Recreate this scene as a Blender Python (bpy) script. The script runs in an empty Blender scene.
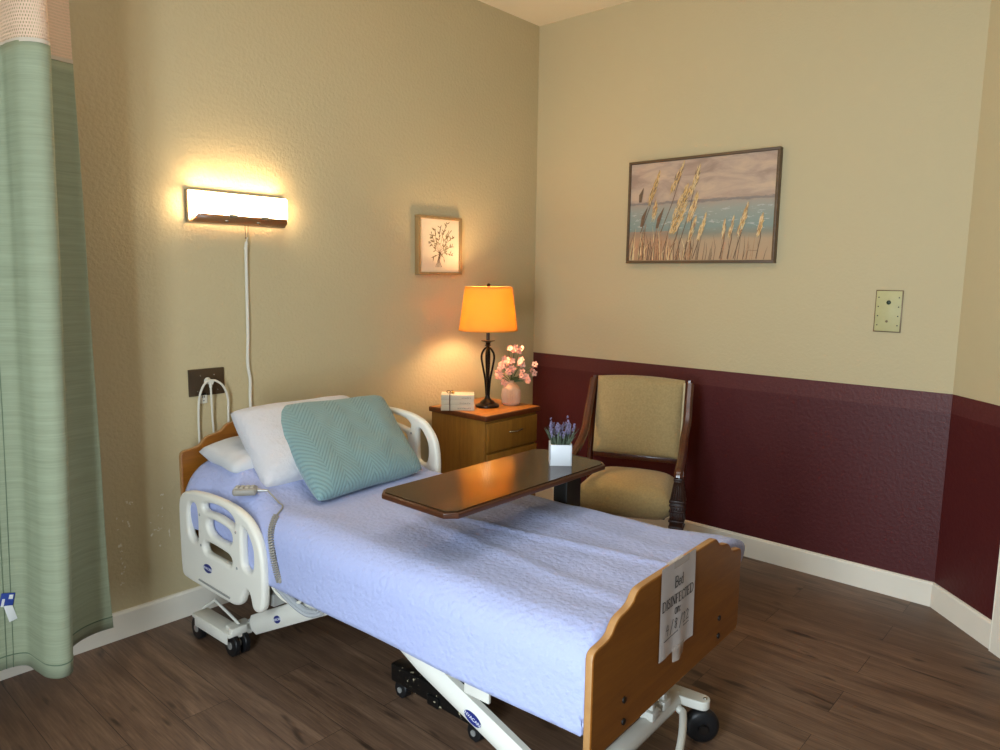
import bpy, bmesh, math, random
from mathutils import Vector, Matrix, noise
random.seed(7)
R = math.radians
sc = bpy.context.scene
col = sc.collection
PI = math.pi

# ------------------------------------------------------------------ helpers
def srgb(r, g, b):
    f = lambda c: (c/255/12.92) if c/255 <= .04045 else ((c/255+.055)/1.055)**2.4
    return (f(r), f(g), f(b), 1.0)

class MB:
    """collects shapes into one mesh"""
    def __init__(self, uv=False, up=None):
        self.up = Vector(up) if up else None
        self.bm = bmesh.new()
        self.uv = self.bm.loops.layers.uv.new('UVMap') if uv else None
        self.mi = 0
    def _bev(self, geom_verts, bevel, seg=2):
        edges = list({e for v in geom_verts for e in v.link_edges})
        bmesh.ops.bevel(self.bm, geom=edges, offset=bevel, segments=seg, profile=.5, affect='EDGES', clamp_overlap=True)
    def box(self, c, s, bevel=0, rot=None, seg=2, taper=None):
        r = bmesh.ops.create_cube(self.bm, size=1.0)
        vs = r['verts']
        for v in vs:
            x, y, z = v.co.x*s[0], v.co.y*s[1], v.co.z*s[2]
            if taper and v.co.z > 0: x *= taper; y *= taper
            p = Vector((x, y, z))
            if rot: p = rot @ p
            v.co = p + Vector(c)
        if bevel: self._bev(vs, bevel, seg)
        return self
    def cyl(self, p0, p1, r0, r1=None, seg=20, bevel=0):
        p0, p1 = Vector(p0), Vector(p1); r1 = r0 if r1 is None else r1
        d = p1-p0
        r = bmesh.ops.create_cone(self.bm, cap_ends=True, segments=seg, radius1=r0, radius2=r1, depth=d.length)
        q = Vector((0, 0, 1)).rotation_difference(d.normalized())
        M = Matrix.Translation((p0+p1)/2) @ q.to_matrix().to_4x4()
        vs = r['verts']
        for v in vs: v.co = M @ v.co
        if bevel:
            es = [e for e in {e for v in vs for e in v.link_edges} if len(e.link_faces) == 2 and max(len(f.verts) for f in e.link_faces) > 4]
            bmesh.ops.bevel(self.bm, geom=es, offset=bevel, segments=2, profile=.5, affect='EDGES')
        return self
    def sphere(self, c, r, sx=1, sy=1, sz=1, u=16, v=10, rot=None):
        q = bmesh.ops.create_uvsphere(self.bm, u_segments=u, v_segments=v, radius=r)
        for w in q['verts']:
            p = Vector((w.co.x*sx, w.co.y*sy, w.co.z*sz))
            if rot: p = rot @ p
            w.co = p+Vector(c)
        return self
    def tube(self, pts, r, seg=8, closed=False, flat=1.0, cap=True, up=None):
        pts = [Vector(p) for p in pts]; n = len(pts)
        rs = r if isinstance(r, (list, tuple)) else [r]*n
        rings = []; nrm = None
        for i, p in enumerate(pts):
            if closed: t = pts[(i+1) % n]-pts[i-1]
            else: t = pts[min(i+1, n-1)]-pts[max(i-1, 0)]
            t.normalize()
            if nrm is None:
                a = Vector(up) if up else (Vector((0, 0, 1)) if abs(t.z) < .9 else Vector((1, 0, 0)))
                nrm = (a-t*a.dot(t)).normalized()
            else:
                if up: nrm = Vector(up)
                nrm = (nrm-t*nrm.dot(t)).normalized()
            b = t.cross(nrm)
            rings.append([self.bm.verts.new(p+nrm*math.cos(2*PI*k/seg)*rs[i]+b*math.sin(2*PI*k/seg)*rs[i]*flat) for k in range(seg)])
        m = n if closed else n-1
        for i in range(m):
            A, B = rings[i], rings[(i+1) % n]
            for k in range(seg):
                self.bm.faces.new((A[k], A[(k+1) % seg], B[(k+1) % seg], B[k]))
        if not closed and cap:
            self.bm.faces.new(rings[0][::-1]); self.bm.faces.new(rings[-1])
        return self
    def sweep_rect(self, pts, w, h, side):
        """rectangular bar along pts; side = width direction"""
        pts = [Vector(p) for p in pts]; n = len(pts); s = Vector(side).normalized(); rings = []
        for i, p in enumerate(pts):
            t = (pts[min(i+1, n-1)]-pts[max(i-1, 0)]).normalized()
            u = t.cross(s).normalized()
            hh = h[i] if isinstance(h, (list, tuple)) else h
            ww = w[i] if isinstance(w, (list, tuple)) else w
            c = .28
            prof = [(-.5, -.5+c), (-.5+c, -.5), (.5-c, -.5), (.5, -.5+c), (.5, .5-c), (.5-c, .5), (-.5+c, .5), (-.5, .5-c)]
            rings.append([self.bm.verts.new(p+s*a*ww+u*b*hh) for a, b in prof])
        k = 8
        for i in range(n-1):
            for j in range(k):
                self.bm.faces.new((rings[i][j], rings[i][(j+1) % k], rings[i+1][(j+1) % k], rings[i+1][j]))
        self.bm.faces.new(rings[0][::-1]); self.bm.faces.new(rings[-1])
        return self
    def lathe(self, prof, c=(0, 0, 0), seg=32, cap=True):
        c = Vector(c); rings = []
        for r, z in prof:
            rings.append([self.bm.verts.new(c+Vector((r*math.cos(2*PI*k/seg), r*math.sin(2*PI*k/seg), z))) for k in range(seg)])
        for A, B in zip(rings, rings[1:]):
            for k in range(seg):
                self.bm.faces.new((A[k], A[(k+1) % seg], B[(k+1) % seg], B[k]))
        if cap:
            self.bm.faces.new(rings[0][::-1]); self.bm.faces.new(rings[-1])
        return self
    def grid(self, fn, nu, nv, flip=False):
        V = [[self.bm.verts.new(fn(i/nu, j/nv)) for j in range(nv+1)] for i in range(nu+1)]
        for i in range(nu):
            for j in range(nv):
                q = [V[i][j], V[i+1][j], V[i+1][j+1], V[i][j+1]]
                uvs = [(i/nu, j/nv), ((i+1)/nu, j/nv), ((i+1)/nu, (j+1)/nv), (i/nu, (j+1)/nv)]
                if flip: q.reverse(); uvs.reverse()
                f = self.bm.faces.new(q); f.material_index = self.mi
                if self.uv:
                    for l, t in zip(f.loops, uvs): l[self.uv].uv = t
        return V
    def poly(self, pts):
        f = self.bm.faces.new([self.bm.verts.new(p) for p in pts]); f.material_index = self.mi
        return f
    def ribbon(self, pts, ws, fn):
        """flat stroke in a 2D plane mapped to 3D by fn"""
        n = len(pts)
        if not isinstance(ws, (list, tuple)): ws = [ws]*n
        L, Rr = [], []
        self.k = getattr(self, 'k', 0)+1; base = fn; lift = 2.5e-6*self.k
        if self.up is not None: fn = lambda X, Y: base(X, Y)+self.up*lift
        for i in range(n):
            a, b = pts[max(i-1, 0)], pts[min(i+1, n-1)]
            dx, dy = b[0]-a[0], b[1]-a[1]; d = math.hypot(dx, dy) or 1
            nx, ny = -dy/d, dx/d
            L.append(self.bm.verts.new(fn(pts[i][0]+nx*ws[i]/2, pts[i][1]+ny*ws[i]/2)))
            Rr.append(self.bm.verts.new(fn(pts[i][0]-nx*ws[i]/2, pts[i][1]-ny*ws[i]/2)))
        for i in range(n-1):
            f = self.bm.faces.new((L[i], L[i+1], Rr[i+1], Rr[i])); f.material_index = self.mi
        return self
    def add_mesh(self, me, M=None):
        n = len(self.bm.verts)
        self.bm.from_mesh(me)
        self.bm.verts.ensure_lookup_table()
        if M is not None:
            for v in self.bm.verts[n:]: v.co = M @ v.co
        return self
    def build(self, name, mats, parent=None, smooth=True, angle=38, recalc=True):
        if recalc: bmesh.ops.recalc_face_normals(self.bm, faces=self.bm.faces[:])
        me = bpy.data.meshes.new(name)
        self.bm.to_mesh(me); self.bm.free()
        for m in (mats if isinstance(mats, (list, tuple)) else [mats]): me.materials.append(m)
        if smooth:
            me.polygons.foreach_set('use_smooth', [True]*len(me.polygons))
            me.set_sharp_from_angle(angle=R(angle))
        o = bpy.data.objects.new(name, me); col.objects.link(o)
        if parent: o.parent = parent
        return o

def empty(name, loc=(0, 0, 0), rz=0, label=None, cat=None, group=None):
    o = bpy.data.objects.new(name, None); col.objects.link(o)
    o.empty_display_size = .05
    o.location = loc; o.rotation_euler = (0, 0, rz)
    tag(o, label, cat, group)
    return o
def tag(o, label=None, cat=None, group=None, kind=None):
    if label: o['label'] = label
    if cat: o['category'] = cat
    if group: o['group'] = group
    if kind: o['kind'] = kind
    return o
def struct(o): o['kind'] = 'structure'; return o

def chaikin(p, n=2, closed=True):
    for _ in range(n):
        q = []
        m = len(p) if closed else len(p)-1
        if not closed: q.append(p[0])
        for i in range(m):
            a, b = p[i], p[(i+1) % len(p)]
            q.append(tuple(a[k]*.75+b[k]*.25 for k in range(len(a))))
            q.append(tuple(a[k]*.25+b[k]*.75 for k in range(len(a))))
        if not closed: q.append(p[-1])
        p = q
    return p
def catmull(P, n=6):
    out = []
    P = [Vector(p) for p in P]
    for i in range(len(P)-1):
        a, b, c, d = P[max(i-1, 0)], P[i], P[i+1], P[min(i+2, len(P)-1)]
        for k in range(n):
            t = k/n
            out.append(.5*((2*b)+(c-a)*t+(2*a-5*b+4*c-d)*t*t+(3*b-a-3*c+d)*t**3))
    out.append(P[-1])
    return out
def offset_poly(P, d):
    """move a closed outline inwards by d (negative: outwards)"""
    n = len(P); A = sum(P[i][0]*P[(i+1) % n][1]-P[(i+1) % n][0]*P[i][1] for i in range(n))
    sg = 1 if A > 0 else -1; out = []
    for i in range(n):
        a, b, c = Vector(P[i-1][:2]), Vector(P[i][:2]), Vector(P[(i+1) % n][:2])
        t1 = (b-a).normalized() if (b-a).length > 1e-9 else (c-b).normalized(); t2 = (c-b).normalized() if (c-b).length > 1e-9 else t1
        n1 = Vector((-t1.y, t1.x))*sg; n2 = Vector((-t2.y, t2.x))*sg
        m = n1+n2
        if m.length < 1e-6: m = n1
        m.normalize(); k = d/max(.5, m.dot(n1)); out.append((b.x+m.x*k, b.y+m.y*k))
    return out
def plate_mesh(outlines, half, bevel, res=2, hole=0):
    """flat plate with holes in XY, thickness along Z"""
    cu = bpy.data.curves.new('tmp', 'CURVE'); cu.dimensions = '2D'; cu.fill_mode = 'BOTH'
    cu.extrude = max(half-bevel, 1e-4); cu.bevel_depth = bevel; cu.bevel_resolution = res
    for oi, o in enumerate(outlines):
        o = offset_poly(o, bevel if oi == 0 else -bevel-hole)
        s = cu.splines.new('POLY'); s.points.add(len(o)-1); s.use_cyclic_u = True
        for p, q in zip(s.points, o): p.co = (q[0], q[1], 0, 1)
    ob = bpy.data.objects.new('tmp', cu); col.objects.link(ob)
    dg = bpy.context.evaluated_depsgraph_get(); dg.update()
    me = bpy.data.meshes.new_from_object(ob.evaluated_get(dg))
    bpy.data.objects.remove(ob); bpy.data.curves.remove(cu)
    return me
def text_mesh(body, size, depth=0.0002, align='CENTER'):
    cu = bpy.data.curves.new('tmp', 'FONT'); cu.body = body; cu.size = size; cu.extrude = depth
    cu.align_x = align; cu.align_y = 'CENTER'
    ob = bpy.data.objects.new('tmp', cu); col.objects.link(ob)
    dg = bpy.context.evaluated_depsgraph_get(); dg.update()
    me = bpy.data.meshes.new_from_object(ob.evaluated_get(dg))
    bpy.data.objects.remove(ob); bpy.data.curves.remove(cu)
    return me

# ------------------------------------------------------------------ materials
class NT:
    def __init__(self, name):
        self.m = bpy.data.materials.new(name); self.m.use_nodes = True
        self.t = self.m.node_tree; self.n = self.t.nodes; self.l = self.t.links
        self.b = self.n['Principled BSDF']
    def add(self, typ, **kw):
        nd = self.n.new(typ)
        for k, v in kw.items():
            if hasattr(nd, k) and not k[0].isupper(): setattr(nd, k, v)
            else: nd.inputs[k.replace('_', ' ')].default_value = v
        return nd
    def link(self, a, b): self.l.new(a, b)
    def set(self, **kw):
        for k, v in kw.items(): self.b.inputs[k.replace('_', ' ')].default_value = v
        return self
    def math(self, op, a, b=None, clamp=False):
        nd = self.n.new('ShaderNodeMath'); nd.operation = op; nd.use_clamp = clamp
        for i, v in enumerate((a, b)):
            if v is None: continue
            if isinstance(v, (int, float)): nd.inputs[i].default_value = v
            else: self.link(v, nd.inputs[i])
        return nd.outputs[0]
    def mix(self, fac, a, b, blend='MIX'):
        nd = self.n.new('ShaderNodeMix'); nd.data_type = 'RGBA'; nd.blend_type = blend
        for s, v in ((nd.inputs[0], fac), (nd.inputs[6], a), (nd.inputs[7], b)):
            if isinstance(v, (int, float, tuple)): s.default_value = v
            else: self.link(v, s)
        return nd.outputs[2]
    def coord(self, kind='Object', scale=(1, 1, 1), rot=(0, 0, 0), loc=(0, 0, 0)):
        tc = self.n.new('ShaderNodeTexCoord'); mp = self.n.new('ShaderNodeMapping')
        mp.inputs['Scale'].default_value = scale; mp.inputs['Rotation'].default_value = rot; mp.inputs['Location'].default_value = loc
        self.link(tc.outputs[kind], mp.inputs[0]); return mp.outputs[0]
    def noise(self, vec, scale=5, detail=3, rough=.5, dist=0):
        nd = self.n.new('ShaderNodeTexNoise')
        nd.inputs['Scale'].default_value = scale; nd.inputs['Detail'].default_value = detail
        nd.inputs['Roughness'].default_value = rough; nd.inputs['Distortion'].default_value = dist
        if vec is not None: self.link(vec, nd.inputs['Vector'])
        return nd.outputs[0]
    def ramp(self, fac, stops):
        nd = self.n.new('ShaderNodeValToRGB'); e = nd.color_ramp.elements
        while len(e) < len(stops): e.new(.5)
        for x, (p, c) in zip(e, stops): x.position = p; x.color = c if len(c) == 4 else (*c, 1)
        self.link(fac, nd.inputs[0]); return nd.outputs[0]
    def bump(self, h, strength=.2, dist=.01):
        nd = self.n.new('ShaderNodeBump'); nd.inputs['Strength'].default_value = strength; nd.inputs['Distance'].default_value = dist
        self.link(h, nd.inputs['Height']); self.link(nd.outputs[0], self.b.inputs['Normal'])
        return nd
    def sep(self, vec):
        nd = self.n.new('ShaderNodeSeparateXYZ'); self.link(vec, nd.inputs[0]); return nd.outputs

def plain(name, c, rough=.5, metal=0, spec=.5, var=0, nscale=30, bump=0, **kw):
    t = NT(name); t.set(Base_Color=c, Roughness=rough, Metallic=metal, Specular_IOR_Level=spec)
    v = t.coord('Object')
    if var:
        n = t.noise(v, nscale, 3)
        d = tuple(x*(1-var) for x in c[:3])+(1,); u = tuple(min(1, x*(1+var)) for x in c[:3])+(1,)
        t.link(t.ramp(n, [(.3, d), (.7, u)]), t.b.inputs['Base Color'])
    if bump: t.bump(t.noise(v, nscale*3, 2), bump, .004)
    for k, x in kw.items(): t.b.inputs[k.replace('_', ' ')].default_value = x
    return t.m

def wood(name, c1, c2, rough=.4, axis='x', scale=1.0, coat=0, spec=.5, contrast=1.0):
    t = NT(name); t.set(Roughness=rough, Specular_IOR_Level=spec)
    s = {'x': (1.2, 14, 14), 'y': (14, 1.2, 14), 'z': (14, 14, 1.2)}[axis]
    v = t.coord('Object', tuple(k*scale for k in s))
    n1 = t.noise(v, 2.2, 5, .6, .6); v2 = t.coord('Object', tuple(k*scale*6 for k in s))
    n2 = t.noise(v2, 3, 3, .6)
    f = t.math('ADD', t.math('MULTIPLY', n1, .7), t.math('MULTIPLY', n2, .3))
    t.link(t.ramp(f, [(.35, c1), (.65, c2)]), t.b.inputs['Base Color'])
    t.b.inputs['Coat Weight'].default_value = coat
    t.b.inputs['Coat Roughness'].default_value = .15
    t.bump(f, .05, .002)
    return t.m

WALL = srgb(199, 183, 145); MAROON = srgb(78, 28, 29)
def wall_mat(name, wains=False, chips=False, extra=None):
    t = NT(name); t.set(Roughness=.55, Specular_IOR_Level=.35)
    v = t.coord('Object')
    nb = t.noise(v, 58, 3, .5); n2 = t.noise(v, 1.3, 2)
    c = t.mix(t.math('MULTIPLY', n2, .25), WALL, srgb(192, 173, 130))
    h = nb
    if chips:
        xyz = t.sep(v)
        box = t.math('MULTIPLY', t.math('GREATER_THAN', xyz[0], -2.78), t.math('LESS_THAN', xyz[0], -2.56))
        box = t.math('MULTIPLY', box, t.math('MULTIPLY', t.math('LESS_THAN', xyz[2], .62), t.math('GREATER_THAN', xyz[2], .16)))
        col2 = t.math('GREATER_THAN', t.noise(t.coord('Object', (16, 1, 3)), 1.0, 1), .56)
        ch = t.math('GREATER_THAN', t.noise(v, 40, 3, .6), .60)
        c = t.mix(t.math('MULTIPLY', t.math('MULTIPLY', box, ch), col2), c, srgb(226, 220, 202))
    if wains:
        xyz = t.sep(v)
        z = xyz[2]
        is_m = t.math('LESS_THAN', z, 1.047)
        band = t.math('MULTIPLY', is_m, t.math('GREATER_THAN', z, .955))
        nb2 = t.noise(t.coord('Object', (1, 18, 40)), 4, 4, .7)
        mcol = t.mix(t.math('MULTIPLY', t.noise(v, 3, 3), .5), MAROON, srgb(84, 31, 32))
        bcol = t.mix(nb2, srgb(78, 30, 30), srgb(102, 52, 50))
        mc = t.mix(band, mcol, bcol)
        c = t.mix(is_m, c, mc)
        rr = t.math('SUBTRACT', .6, t.math('MULTIPLY', is_m, .14)); t.link(rr, t.b.inputs['Roughness'])
        edge = t.math('MULTIPLY', t.math('GREATER_THAN', z, .950), t.math('LESS_THAN', z, .956))
        h = t.math('SUBTRACT', nb, t.math('MULTIPLY', edge, .6))
    t.link(c, t.b.inputs['Base Color'])
    t.bump(h, .20 if wains else .42, .008)
    return t.m

M = {}
M['wall_back'] = wall_mat('wall paint back', chips=True)
M['wall_w'] = wall_mat('wall paint maroon wainscot', wains=True)
M['wall_p'] = wall_mat('wall paint plain')
M['ceil'] = plain('ceiling paint', srgb(248, 232, 200), .8, bump=.12, nscale=30)
M['base'] = plain('baseboard paint', srgb(240, 232, 216), .42, var=.03, nscale=4)
# floor planks, boards run along Y
t = NT('dark vinyl planks'); t.set(Roughness=.42, Specular_IOR_Level=.45)
vec = t.coord('Object', (1, 1, 1), (0, 0, R(90)))
br = t.n.new('ShaderNodeTexBrick'); br.offset = .37; br.offset_frequency = 2
for k, x in dict(Scale=1.0, Mortar_Size=.0012, Mortar_Smooth=.1, Bias=0.0, Brick_Width=1.22, Row_Height=.18).items(): br.inputs[k.replace('_', ' ')].default_value = x
br.inputs['Color1'].default_value = (0, 0, 0, 1); br.inputs['Color2'].default_value = (1, 1, 1, 1); br.inputs['Mortar'].default_value = (.5, .5, .5, 1)
t.link(vec, br.inputs['Vector'])
sepb = t.n.new('ShaderNodeSeparateColor'); t.link(br.outputs['Color'], sepb.inputs[0]); rnd = sepb.outputs[0]
off = t.n.new('ShaderNodeCombineXYZ'); t.link(t.math('MULTIPLY', rnd, 37.0), off.inputs[0]); t.link(t.math('MULTIPLY', rnd, 11.0), off.inputs[1])
va = t.n.new('ShaderNodeVectorMath'); va.operation = 'ADD'
t.link(t.coord('Object', (9, .9, 1)), va.inputs[0]); t.link(off.outputs[0], va.inputs[1])
g1 = t.noise(va.outputs[0], 1.3, 6, .62, 1.2)
vb = t.n.new('ShaderNodeVectorMath'); vb.operation = 'ADD'
t.link(t.coord('Object', (95, 3.5, 1)), vb.inputs[0]); t.link(off.outputs[0], vb.inputs[1])
g2 = t.noise(vb.outputs[0], 1.5, 5, .65, .3)
vk = t.n.new('ShaderNodeVectorMath'); vk.operation = 'ADD'
t.link(t.coord('Object', (17, 3.2, 1)), vk.inputs[0]); t.link(off.outputs[0], vk.inputs[1])
kn = t.noise(vk.outputs[0], 1.0, 2, .5, .4)
gr = t.math('ADD', t.math('MULTIPLY', g1, .55), t.math('MULTIPLY', g2, .45))
c = t.ramp(gr, [(.30, srgb(66, 47, 36)), (.5, srgb(112, 86, 68)), (.70, srgb(152, 122, 98))])
c = t.mix(t.math('MULTIPLY', rnd, .35), c, srgb(76, 57, 44))
c = t.mix(t.math('MULTIPLY', t.ramp(kn, [(.63, (0, 0, 0)), (.72, (1, 1, 1))]), .75), c, srgb(36, 25, 18))
c = t.mix(t.math('MULTIPLY', br.outputs['Fac'], .8), c, srgb(30, 22, 18))
t.link(c, t.b.inputs['Base Color'])
t.link(t.math('ADD', .36, t.math('MULTIPLY', gr, .2)), t.b.inputs['Roughness'])
t.bump(t.math('SUBTRACT', gr, t.math('MULTIPLY', br.outputs['Fac'], 1.0)), .12, .003)
M['floor'] = t.m

M['cream_plastic'] = plain('cream moulded plastic', srgb(236, 232, 220), .38, spec=.45)
M['cream_metal'] = plain('cream enamelled steel', srgb(228, 225, 214), .35, spec=.5)
M['grey_metal'] = plain('grey steel tube', srgb(170, 170, 166), .35, metal=.4)
M['black_plastic'] = plain('black rubber', srgb(22, 22, 24), .45)
M['dark_hole'] = plain('dark bolt head', srgb(18, 12, 8), .5)
M['steel'] = plain('bright steel', srgb(200, 198, 190), .25, metal=1)
M['logo_blue'] = plain('blue badge', srgb(32, 44, 120), .4)
M['white_ink'] = plain('white lettering', srgb(235, 235, 240), .5)
M['board'] = wood('oak laminate board', srgb(128, 74, 22), srgb(152, 94, 30), .38, 'x', 1.0)
M['board_edge'] = wood('pale board edge', srgb(168, 122, 74), srgb(180, 134, 84), .35, 'x')
M['ns_wood'] = wood('nightstand oak veneer', srgb(128, 84, 28), srgb(152, 104, 38), .33, 'z', 1.2)
M['ns_top'] = wood('nightstand top veneer', srgb(170, 100, 30), srgb(190, 118, 40), .3, 'x', 1.2)
M['ns_edge'] = wood('nightstand dark edge', srgb(86, 40, 14), srgb(108, 54, 20), .35, 'x')
M['table_edge'] = wood('reddish table edging', srgb(60, 30, 14), srgb(80, 42, 20), .3, 'x')
t = NT('dark glossy tabletop'); t.set(Roughness=.16, Specular_IOR_Level=.38)
v = t.coord('Object', (2, 22, 2)); n = t.noise(v, 3, 4, .6, .5)
t.link(t.ramp(n, [(.3, srgb(44, 28, 14)), (.7, srgb(58, 38, 18))]), t.b.inputs['Base Color'])
t.bump(t.noise(t.coord('Object'), 30, 2), .03, .002)
M['table_top'] = t.m
t = NT('chipped black paint'); t.set(Roughness=.35)
n = t.noise(t.coord('Object'), 55, 3, .6)
t.link(t.ramp(n, [(.66, srgb(14, 14, 14)), (.69, srgb(190, 180, 150))]), t.b.inputs['Base Color'])
M['chipped'] = t.m
M['black_metal'] = plain('black painted steel', srgb(16, 14, 13), .4)
# fabrics
def fabric(name, c, scale, strength, rough=.9, var=.05, sheen=.2):
    t = NT(name); t.set(Roughness=rough, Specular_IOR_Level=.2)
    v = t.coord('Object'); n = t.noise(v, scale, 3, .6)
    d = tuple(x*(1-var) for x in c[:3])+(1,); u = tuple(min(1, x*(1+var)) for x in c[:3])+(1,)
    t.link(t.ramp(n, [(.3, d), (.7, u)]), t.b.inputs['Base Color'])
    t.b.inputs['Sheen Weight'].default_value = sheen
    t.bump(n, strength, .006)
    return t.m
# quilted white bedspread: small puckered matelasse
t = NT('white matelasse'); t.set(Roughness=.88, Specular_IOR_Level=.2, Base_Color=srgb(170, 178, 219))
vo = t.n.new('ShaderNodeTexVoronoi'); vo.feature = 'SMOOTH_F1'; vo.inputs['Scale'].default_value = 62
t.link(t.coord('Object'), vo.inputs['Vector'])
h = t.math('ADD', t.math('MULTIPLY', vo.outputs['Distance'], -1.0), t.math('MULTIPLY', t.noise(t.coord('Object'), 140, 2), .5))
t.bump(h, .55, .007); t.b.inputs['Sheen Weight'].default_value = .15
M['spread'] = t.m
M['pillow'] = fabric('white pillow cotton', srgb(208, 206, 210), 45, .8, var=.02)
M['sheet'] = fabric('plain white sheet', srgb(208, 208, 210), 20, .1, var=.01)
M['mattress'] = fabric('mattress cover', srgb(190, 190, 190), 20, .1)
# teal cushion with chevron ribs
t = NT('teal chevron fabric'); t.set(Roughness=.85, Specular_IOR_Level=.25)
uv = t.sep(t.coord('UV'))
zig = t.math('PINGPONG', t.math('MULTIPLY', uv[0], 1.0), .125)
ph = t.math('ADD', t.math('MULTIPLY', uv[1], 24.0), t.math('MULTIPLY', zig, 34.0))
rib = t.math('ABSOLUTE', t.math('SINE', t.math('MULTIPLY', ph, PI)))
nn = t.noise(t.coord('Object'), 120, 2)
t.link(t.mix(t.math('POWER', rib, .6), srgb(106, 136, 138), srgb(128, 158, 160)), t.b.inputs['Base Color'])
t.b.inputs['Sheen Weight'].default_value = .3
t.bump(t.math('ADD', t.math('POWER', rib, .5), t.math('MULTIPLY', nn, .1)), .5, .005)
M['teal'] = t.m
# curtain
t = NT('sage green woven curtain'); t.set(Roughness=.8, Specular_IOR_Level=.25)
xyz = t.sep(t.coord('Object'))
w1 = t.noise(t.coord('Object', (6, 6, 240)), 1.0, 3, .7); w2 = t.noise(t.coord('Object', (3, 3, 60)), 1.0, 2, .6)
f = t.math('ADD', t.math('MULTIPLY', w1, .55), t.math('MULTIPLY', w2, .45))
cc = t.ramp(f, [(.30, srgb(142, 150, 124)), (.70, srgb(162, 170, 143))])
t.link(cc, t.b.inputs['Base Color']); t.bump(f, .15, .003)
M['curtain'] = t.m
M['curtain_hem'] = plain('curtain seam', srgb(96, 114, 90), .8)
t = NT('open net mesh'); t.set(Base_Color=srgb(232, 200, 172), Roughness=.8)
tc = t.sep(t.coord('UV'))
a = t.math('SINE', t.math('MULTIPLY', tc[0], 2*PI*120)); row = t.math('MULTIPLY', tc[1], 92.0)
shift = t.math('MULTIPLY', t.math('FLOORED_MODULO', t.math('FLOOR', row), 2.0), PI)
a = t.math('SINE', t.math('ADD', t.math('MULTIPLY', tc[0], 2*PI*120), shift)); bz = t.math('SINE', t.math('MULTIPLY', t.math('FRACT', row), PI))
hole = t.math('GREATER_THAN', t.math('MULTIPLY', a, bz), .42)
tr = t.n.new('ShaderNodeBsdfTransparent'); mx = t.n.new('ShaderNodeMixShader')
t.link(hole, mx.inputs[0]); t.link(t.b.outputs[0], mx.inputs[1]); t.link(tr.outputs[0], mx.inputs[2])
t.link(mx.outputs[0], t.n['Material Output'].inputs[0])
M['net'] = t.m
M['net_band'] = plain('white net tape', srgb(205, 190, 170), .8)
M['chair_fabric'] = fabric('beige woven upholstery', srgb(170, 148, 104), 90, .25, var=.12)
M['chair_wood'] = wood('dark mahogany', srgb(62, 26, 12), srgb(92, 42, 18), .28, 'z', 1.3, coat=.3)
M['chair_dark'] = wood('dark carved wood', srgb(38, 18, 10), srgb(60, 30, 16), .35, 'z', 1.3)
M['piping'] = plain('pale piping', srgb(200, 186, 150), .8)
M['bronze'] = plain('dark bronze lamp metal', srgb(30, 20, 14), .28, metal=.5)
M['brown_plate'] = plain('bronzed wall plate', srgb(92, 76, 58), .35, metal=.6)
M['fixture_metal'] = plain('tarnished fixture metal', srgb(120, 96, 70), .35, metal=.5)
t = NT('amber acrylic visor'); t.set(Base_Color=srgb(150, 112, 72), Roughness=.3)
tl = t.n.new('ShaderNodeBsdfTranslucent'); tl.inputs[0].default_value = srgb(120, 84, 48)
mx = t.n.new('ShaderNodeMixShader'); mx.inputs[0].default_value = .25
t.link(t.b.outputs[0], mx.inputs[1]); t.link(tl.outputs[0], mx.inputs[2]); t.link(mx.outputs[0], t.n['Material Output'].inputs[0])
M['visor'] = t.m
M['fixture_dark'] = plain('dark fixture frame', srgb(150, 134, 108), .4, metal=.4)
M['cord_white'] = plain('white cable', srgb(225, 220, 205), .5)
M['white_gloss'] = plain('white glazed planter', srgb(226, 230, 236), .35, bump=.15, nscale=20)
M['pink_vase'] = plain('blush ceramic', srgb(196, 156, 126), .5)
M['petal'] = plain('pink petals', srgb(238, 170, 148), .7, var=.2, nscale=25, Subsurface_Weight=.1)
M['petal_mid'] = plain('petal centre', srgb(226, 170, 90), .7)
M['leaf'] = plain('green leaves', srgb(70, 80, 40), .6, var=.2, nscale=30)
M['lav_flower'] = plain('lavender bloom', srgb(122, 114, 146), .8, var=.35, nscale=60)
M['lav_leaf'] = plain('lavender leaf', srgb(92, 104, 84), .8, var=.3, nscale=60)
M['book'] = plain('cream book cover', srgb(214, 200, 176), .7)
M['pages'] = plain('book pages', srgb(200, 186, 160), .9)
M['ink'] = plain('grey print', srgb(92, 84, 74), .8)
M['twine'] = plain('brown ribbon', srgb(96, 52, 30), .8)
M['bead'] = plain('gold wooden ornament', srgb(200, 150, 70), .5)
M['paper'] = plain('white printer paper', srgb(214, 206, 202), .75, var=.02, nscale=12)
M['black_ink'] = plain('black ink', srgb(16, 14, 18), .7)
t = NT('clear sticky tape'); t.set(Base_Color=srgb(225, 215, 205), Roughness=.2)
tr = t.n.new('ShaderNodeBsdfTransparent'); mx = t.n.new('ShaderNodeMixShader'); mx.inputs[0].default_value = .5
t.link(t.b.outputs[0], mx.inputs[1]); t.link(tr.outputs[0], mx.inputs[2]); t.link(mx.outputs[0], t.n['Material Output'].inputs[0])
M['tape'] = t.m
M['remote'] = plain('grey remote plastic', srgb(150, 144, 134), .45)
M['remote_key'] = plain('pale remote keys', srgb(186, 180, 168), .45)
t = NT('clear plastic sleeve'); t.set(Base_Color=srgb(214, 216, 220), Roughness=.2, Transmission_Weight=.4)
M['clear'] = t.m
M['frame_taupe'] = wood('taupe picture frame', srgb(88, 66, 44), srgb(108, 84, 58), .45, 'y')
M['frame_oak'] = wood('pale wood print frame', srgb(150, 118, 74), srgb(170, 136, 88), .5, 'z')
M['print_canvas'] = plain('cream print canvas', srgb(232, 214, 182), .8, var=.03, nscale=25)
M['sage_ink'] = plain('olive brush strokes', srgb(128, 104, 58), .8)
M['brown_ink'] = plain('brown brush strokes', srgb(96, 70, 36), .8)
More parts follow.
